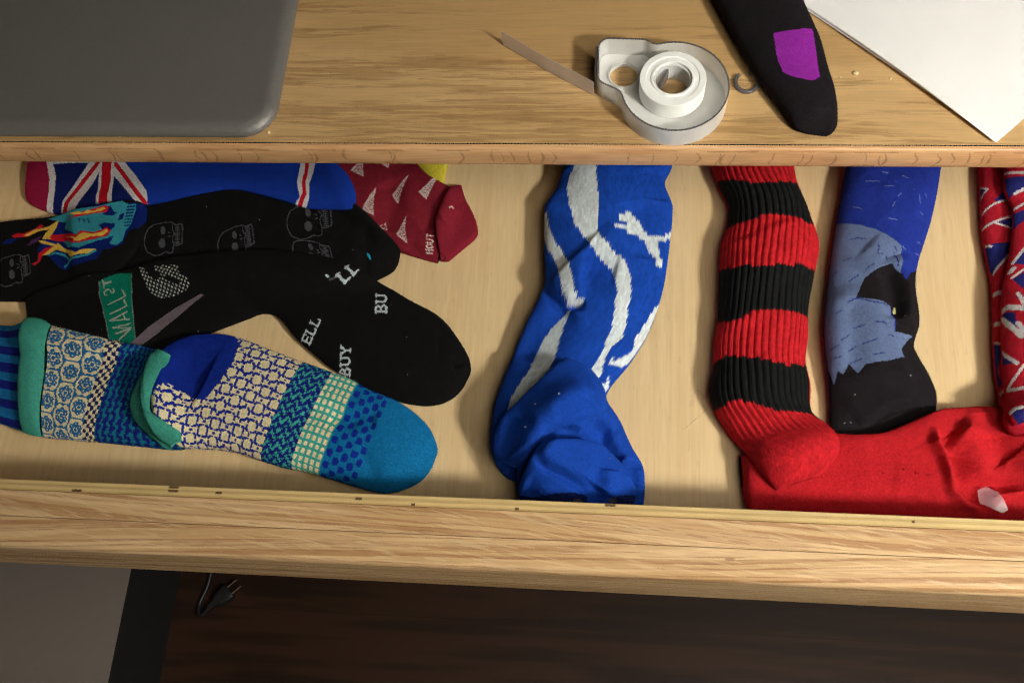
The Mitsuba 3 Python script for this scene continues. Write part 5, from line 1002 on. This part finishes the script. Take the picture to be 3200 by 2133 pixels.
# ================================================================== things on the desk
# laptop: a flat rounded slab of two shells
for name, (z0, z1, inset) in {"base": (0.1338, 0.1392, 0.0032), "lid": (0.1398, 0.1498, 0.0)}.items():
    plan = affinity.rotate(rounded(-0.640 + inset, -0.2130 - inset, 0.1362 + inset, 0.392 - inset, 0.031, 14), -0.2, origin=(-0.213, 0.137))
    rings_, r = [], 0.0085 if name == "lid" else 0.0022
    for a in np.linspace(0, math.pi / 2, 9):
        rings_.append((plan.buffer(-1.5 * r * (1 - math.cos(a)), quad_segs=12) if a > 0 else plan, z1 - r + r * math.sin(a)))
    pts = []
    for g, z in [(plan.buffer(-0.0016), z0), (plan, z0 + 0.0014)] + rings_:
        line = g.exterior
        pts.append(np.array([[*line.interpolate(t, normalized=True).coords[0], z] for t in np.linspace(0, 1, 220, endpoint=False)]))
    for k in range(len(pts)):                        # same starting angle on every ring
        c = np.array(plan.centroid.coords[0])
        ang = np.arctan2(pts[k][:, 1] - c[1], pts[k][:, 0] - c[0])
        pts[k] = np.roll(pts[k], -int(np.argmin(np.abs(ang - 0.3))), axis=0)
    n = 220
    V = np.vstack(pts)
    fs = []
    for k in range(len(pts) - 1):
        j = np.arange(n)
        fs.append(np.stack([k * n + j, k * n + (j + 1) % n, (k + 1) * n + (j + 1) % n, (k + 1) * n + j], 1))
    Q = np.vstack(fs)
    top = trimesh.creation.triangulate_polygon(sg.Polygon(pts[-1][:, :2]), engine="earcut")
    Vt = np.column_stack([top[0], np.full(len(top[0]), pts[-1][0, 2])])
    m = trimesh.Trimesh(np.vstack([V, Vt]), np.vstack([Q[:, [0, 1, 2]], Q[:, [0, 2, 3]], np.asarray(top[1]) + len(V)]), process=False)
    m.merge_vertices()
    m.fix_normals()
    if (m.face_normals * m.area_faces[:, None])[m.triangles_center[:, 2] > z1 - 1e-4].sum(0)[2] < 0:
        m.invert()
    put("laptop__" + name, m, "aluminium", smooth=50)
for i, (x, y) in enumerate(((-0.60, 0.17), (-0.25, 0.17), (-0.60, 0.36), (-0.25, 0.36))):
    put("laptop__foot_pad" + ("_%03d" % i if i else ""), trimesh.creation.cylinder(0.006, 0.0018, sections=16, transform=trimesh.transformations.translation_matrix([x, y, 0.1330])), "dark_plastic")
tag("laptop", "closed grey metal laptop with a rounded corner, on the desk top", "laptop")

# tape dispenser: snail-shaped clear tray, hub, roll of tape
plan = sg.Point(0.1445, 0.1818).buffer(0.0470, quad_segs=24).union(sg.Polygon([(0.077, 0.1865), (0.108, 0.170), (0.120, 0.232), (0.077, 0.234)]))
plan = plan.buffer(0.012, quad_segs=12).buffer(-0.022, quad_segs=12).buffer(0.010, quad_segs=12)
CORE = (0.1430, 0.1905)
hole = sg.Point(CORE).buffer(0.0150, quad_segs=16)
window = affinity.rotate(sg.Point(0.1005, 0.2065).buffer(0.0125, quad_segs=12), 10)
put("tape_dispenser__tray", prism(plan.buffer(-0.0016).difference(hole).difference(window), DESK + 0.0005, DESK + 0.0022, "z"), "clear_base")
put("tape_dispenser__wall", prism(plan.difference(plan.buffer(-0.0013)), DESK + 0.0003, DESK + 0.0222, "z"), "clear_shell", smooth=40)
put("tape_dispenser__wall_rim", prism(plan.buffer(0.0001).difference(plan.buffer(-0.0012)), DESK + 0.02225, DESK + 0.0230, "z"), "smoky_clear", smooth=40)
put("tape_dispenser__window_rim", prism(window.buffer(0.0012).difference(window), DESK + 0.0024, DESK + 0.0050, "z"), "clear_shell", smooth=40)
put("tape_dispenser__hub", prism(sg.Point(CORE).buffer(0.0166, quad_segs=24).difference(hole), DESK + 0.0024, DESK + 0.0190, "z"), "clear_base", smooth=40)
clip = prism(sg.Polygon([(CORE[0] - 0.0125, CORE[1] - 0.002), (CORE[0] - 0.0105, CORE[1] - 0.003), (CORE[0] - 0.003, CORE[1] + 0.0125), (CORE[0] - 0.0045, CORE[1] + 0.0135)]), DESK + 0.0025, DESK + 0.0165, "z")
put("tape_dispenser__hub_clip", clip, "smoky_clear")
put("tape_dispenser__cutter", box(0.0745, 0.0767, 0.1960, 0.2260, DESK + 0.0010, DESK + 0.0205, 0.0003), "aluminium")
tag("tape_dispenser", "clear plastic tape dispenser lying on its side at the desk edge", "tape dispenser")
prof = [(0.0170, 0.0030), (0.0288, 0.0030), (0.0291, 0.0034), (0.0291, 0.0206), (0.0286, 0.0212), (0.0235, 0.0212), (0.0233, 0.0204), (0.0190, 0.0204), (0.0188, 0.0214), (0.0170, 0.0214), (0.0170, 0.0030)]
roll = trimesh.creation.revolve(np.array(prof), sections=96)
roll.apply_translation([CORE[0], CORE[1], DESK])
put("tape_roll__tape", roll, "tape_white", smooth=35)
tail = np.array([(0.0740, 0.1872), (0.060, 0.1962), (0.045, 0.2055), (0.030, 0.2150), (0.010, 0.2290), (-0.012, 0.2440)])
tl = sg.LineString(tail).buffer(0.00015, cap_style="flat")
put("tape_roll__loose_end", prism(tl, DESK + 0.0012, DESK + 0.0200, "z"), "grey_film", smooth=40)
tag("tape_roll", "roll of translucent white tape inside the clear dispenser", "tape")

# small smoky clear hook
ang = np.linspace(-4.0, 1.1, 40)
hook = np.column_stack([0.2095 + 0.0098 * np.cos(ang), 0.2005 + 0.0105 * np.sin(ang), np.full(40, DESK + 0.0022)])
hook = np.vstack([hook, [[0.2135 - 0.0004 * k, 0.2105 + 0.006 * k, DESK + 0.0022 + 0.0005 * k] for k in range(0, 9)]])
put("plastic_hook", tube(hook, 0.0019, 10), "smoky_clear", smooth=True)
tag("plastic_hook", "small smoky clear plastic hook between the tape dispenser and the black sock", "hook")

# sheets of paper, slightly curled
for i, (dx, dy, rot, lift) in enumerate(((0.0022, 0.0012, 0.9, 0.0035), (0.0, 0.0, 0.0, 0.0062))):
    a, b = np.meshgrid(np.linspace(0, 0.279, 60), np.linspace(0, 0.216, 50), indexing="ij")
    e1, e2 = np.array([math.cos(math.radians(135.5 + rot)), math.sin(math.radians(135.5 + rot))]), np.array([math.cos(math.radians(42.5 + rot)), math.sin(math.radians(42.5 + rot))])
    xy = np.array([0.4130 + dx, 0.1372 + dy]) + a[..., None] * e1 + b[..., None] * e2
    z = DESK + 0.0006 + lift * (0.35 + 0.65 * np.sin(np.clip(a / 0.13, 0, 1.6) * math.pi / 1.6) ** 1.0) * np.exp(-b / 0.10) + 0.0012 * i
    v = np.concatenate([xy, z[..., None]], -1)
    k = np.arange(59)[:, None] * 50 + np.arange(49)
    q = np.stack([k, k + 50, k + 51, k + 1], -1).reshape(-1, 4)
    put("paper_sheet" + ("_%03d" % i if i else ""), (v.reshape(-1, 3), q), "paper", smooth=True)
tag("paper_sheet", "lower white sheet of paper just showing past the corner of the one above", "paper")
tag("paper_sheet_001", "topmost white sheet of paper with a curled edge, at the right end of the desk", "paper")

# crumbs
for i, (x, y, r) in enumerate(((-0.2220, 0.1471, 0.0014), (0.3050, 0.2105, 0.0022), (0.2915, 0.2065, 0.0009), (0.3344, 0.2050, 0.0010), (0.262, 0.196, 0.0008))):
    m = sphere((0, 0, 0), r, 2, (1.2, 0.9, 0.8))
    m.vertices = m.vertices * (0.75 + 0.5 * meshkit.noise(m.vertices * 900 + i * 7))[:, None] + [x, y, DESK + 0.6 * r]
    put("crumb" + ("_%03d" % i if i else ""), m, "crumb_stuff", smooth=False)
    tag("crumb" + ("_%03d" % i if i else ""), ["pale crumb on the desk beside the corner of the laptop", "largest crumb on the desk between the black sock and the paper", "tiny crumb right beside the heel of the black sock", "tiny crumb nearest the left edge of the paper", "tiny crumb close to the left side of the black sock"][i], "crumb", "crumbs on the desk top")


# ================================================================== small things in the drawer
def on_cloth(xy, lift=0.0006, board="drawer"):
    xy = np.asarray(xy, float)
    r = BOARDS[board]
    return ndimage.map_coordinates(ndimage.gaussian_filter(r.z, 1.2), [(xy[:, 0] - GX) / GS, (xy[:, 1] - GY) / GS], order=1) + lift


pc = sg.Polygon([(0.4030, -0.1487), (0.4049, -0.1354), (0.4119, -0.1322), (0.4194, -0.1385), (0.4250, -0.1539), (0.4198, -0.1570)])
tv, tf = trimesh.creation.triangulate_polygon(pc, triangle_args="pqa0.000002", engine="triangle") if False else (None, None)
gx, gy = np.meshgrid(np.linspace(0.4025, 0.4255, 40), np.linspace(-0.1575, -0.1318, 40), indexing="ij")
inside = shapely.contains_xy(pc, gx, gy)
zz = on_cloth(np.column_stack([gx.ravel(), gy.ravel()]), 0).reshape(gx.shape)
zz = ndimage.gaussian_filter(zz, 7) + 0.0012
zz += max(0, float((on_cloth(np.column_stack([gx.ravel(), gy.ravel()]), 0.0008).reshape(gx.shape) - zz)[inside].max())) * 1.05
k = (np.arange(39)[:, None] * 40 + np.arange(39))
q = np.stack([k, k + 40, k + 41, k + 1], -1).reshape(-1, 4)
q = q[inside.ravel()[q].all(1)]
vv = np.column_stack([gx.ravel(), gy.ravel(), zz.ravel()])
used, inv = np.unique(q, return_inverse=True)
put("tape_scrap", (vv[used], inv.reshape(q.shape)), "pink_film", smooth=True)
tag("tape_scrap", "small clear scrap of tape stuck on the red foot of the ribbed sock", "tape")

th = np.array([(-0.1496, 0.0855), (-0.1476, 0.0825), (-0.1455, 0.0788)])
put("cyan_thread", tube(np.column_stack([th, on_cloth(th, 0.0008)]), np.array([0.0008, 0.0014, 0.0007]), 8), "cyan_cotton", smooth=True)
tag("cyan_thread", "bright blue speck of thread on the toe of the black skull sock", "thread")
hp = interpolate.Akima1DInterpolator(range(5), [(0.1628, -0.0826), (0.1747, -0.0717), (0.1847, -0.0588), (0.1782, -0.0463), (0.1710, -0.0508)])(np.linspace(0, 4, 50))
put("hair", tube(np.column_stack([hp, np.full(50, 0.0006)]), 0.00013, 5), "hair_brown", smooth=True)
tag("hair", "thin curled hair on the drawer bottom between the blue and the striped sock", "hair")
for i, (x, y) in enumerate(((0.0313, -0.0868), (0.0519, -0.0814), (0.0234, -0.1061))):
    m = sphere((x, y, float(on_cloth([(x, y)], 0.0005)[0])), 0.0006, 1, (1.3, 1, 0.7))
    put("lint_speck" + ("_%03d" % i if i else ""), m, "lint_white", smooth=True)
    tag("lint_speck" + ("_%03d" % i if i else ""), ["middle one of three tiny pale lint specks on the folded blue heel", "rightmost of three tiny pale lint specks on the folded blue heel", "leftmost of three tiny pale lint specks on the folded blue heel"][i], "lint", "lint specks on the blue heel")

# ================================================================== under the desk
put("floor_box__top", box(-0.95, -0.5602, -0.70, -0.06, -0.4535, -0.4500, 0.001), "grey_plastic")
put("floor_box__body", box(-0.949, -0.5612, -0.699, -0.061, FLOOR + 0.0005, -0.4538, 0.001), "dark_plastic")
tag("floor_box", "grey topped black box standing on the floor below the drawer", "box")
body = []
d = np.array([0.030, 0.028, 0]) / math.hypot(0.030, 0.028)
s = np.array([-d[1], d[0], 0])
o = np.array([-0.502, -0.204, FLOOR + 0.0105])
stations = [(0.0, 0.0045, 0.0045), (0.012, 0.006, 0.006), (0.020, 0.0115, 0.0080), (0.036, 0.0135, 0.0090), (0.040, 0.0125, 0.0082)]
V, Q = [], []
for t, a, b in stations:
    for q in np.linspace(0, 2 * math.pi, 20, endpoint=False):
        ca, sa = math.cos(q), math.sin(q)
        V.append(o + d * t + s * a * math.copysign(abs(ca) ** 0.6, ca) + np.array([0, 0, b * math.copysign(abs(sa) ** 0.6, sa)]))
for k in range(4):
    for j in range(20):
        Q.append([k * 20 + j, k * 20 + (j + 1) % 20, (k + 1) * 20 + (j + 1) % 20, (k + 1) * 20 + j])
V = np.array(V + [o, o + d * 0.040])
tri = [[a, b, c] for a, b, c, e in Q] + [[a, c, e] for a, b, c, e in Q] + [[100, (j + 1) % 20, j] for j in range(20)] + [[101, 80 + j, 80 + (j + 1) % 20] for j in range(20)]
m = trimesh.Trimesh(V, tri, process=False)
if m.volume < 0:
    m.invert()
put("power_plug__body", m, "dark_plastic", smooth=40)
for i, off in enumerate((-0.0062, 0.0062)):
    c = o + s * off
    q = sg.Polygon([tuple((c + d * a + s * b)[:2]) for a, b in ((0.0398, -0.0009), (0.0565, -0.0009), (0.0575, 0.0), (0.0565, 0.0009), (0.0398, 0.0009))])
    put("power_plug__prong" + ("_%03d" % i if i else ""), prism(q, FLOOR + 0.0075, FLOOR + 0.0137, "z"), "brass")
cp = interpolate.Akima1DInterpolator(range(6), [tuple(o + d * 0.003), tuple(o - d * 0.014 + [-.004, 0, -0.003]), (-0.520, -0.195, FLOOR + 0.0032), (-0.512, -0.165, FLOOR + 0.0032), (-0.509, -0.11, FLOOR + 0.0032), (-0.505, 0.05, FLOOR + 0.0032)])(np.linspace(0, 5, 60))
put("power_plug__cord", tube(cp, 0.0030, 10), "dark_plastic", smooth=True)
tag("power_plug", "black two-prong power plug and cord lying on the dark floor", "plug")

# ================================================================== unseen lamps beyond the frame, placed to light the drawer and desk
globe = sphere(LAMP_AT, LAMP_R, 4)
scene["unseen_floor_lamp__globe"] = {**mikit.ply(globe, "lamp_metal", smooth=True), "emitter": {"type": "area", "radiance": {"type": "rgb", "value": LAMP_L}}}
put("unseen_floor_lamp__pole", trimesh.creation.cylinder(0.011, LAMP_AT[2] - LAMP_R - FLOOR - 0.02, sections=20, transform=trimesh.transformations.translation_matrix([LAMP_AT[0], LAMP_AT[1], (LAMP_AT[2] - LAMP_R + FLOOR + 0.02) / 2])), "lamp_metal")
put("unseen_floor_lamp__foot", trimesh.creation.cylinder(0.13, 0.02, sections=40, transform=trimesh.transformations.translation_matrix([LAMP_AT[0], LAMP_AT[1], FLOOR + 0.0102])), "lamp_metal")
tag("unseen_floor_lamp", "unseen globe lamp on a pole, out of view, lighting the drawer from the right", "lamp")
disc = trimesh.creation.cylinder(CEILING_R, 0.03, sections=64, transform=trimesh.transformations.translation_matrix(CEILING_AT))
scene["unseen_ceiling_lamp"] = {**mikit.ply(disc, "paper", smooth=False), "emitter": {"type": "area", "radiance": {"type": "rgb", "value": CEILING_L}}}
tag("unseen_ceiling_lamp", "dim round unseen lamp, out of view overhead, softening the shadows in the drawer", "lamp")
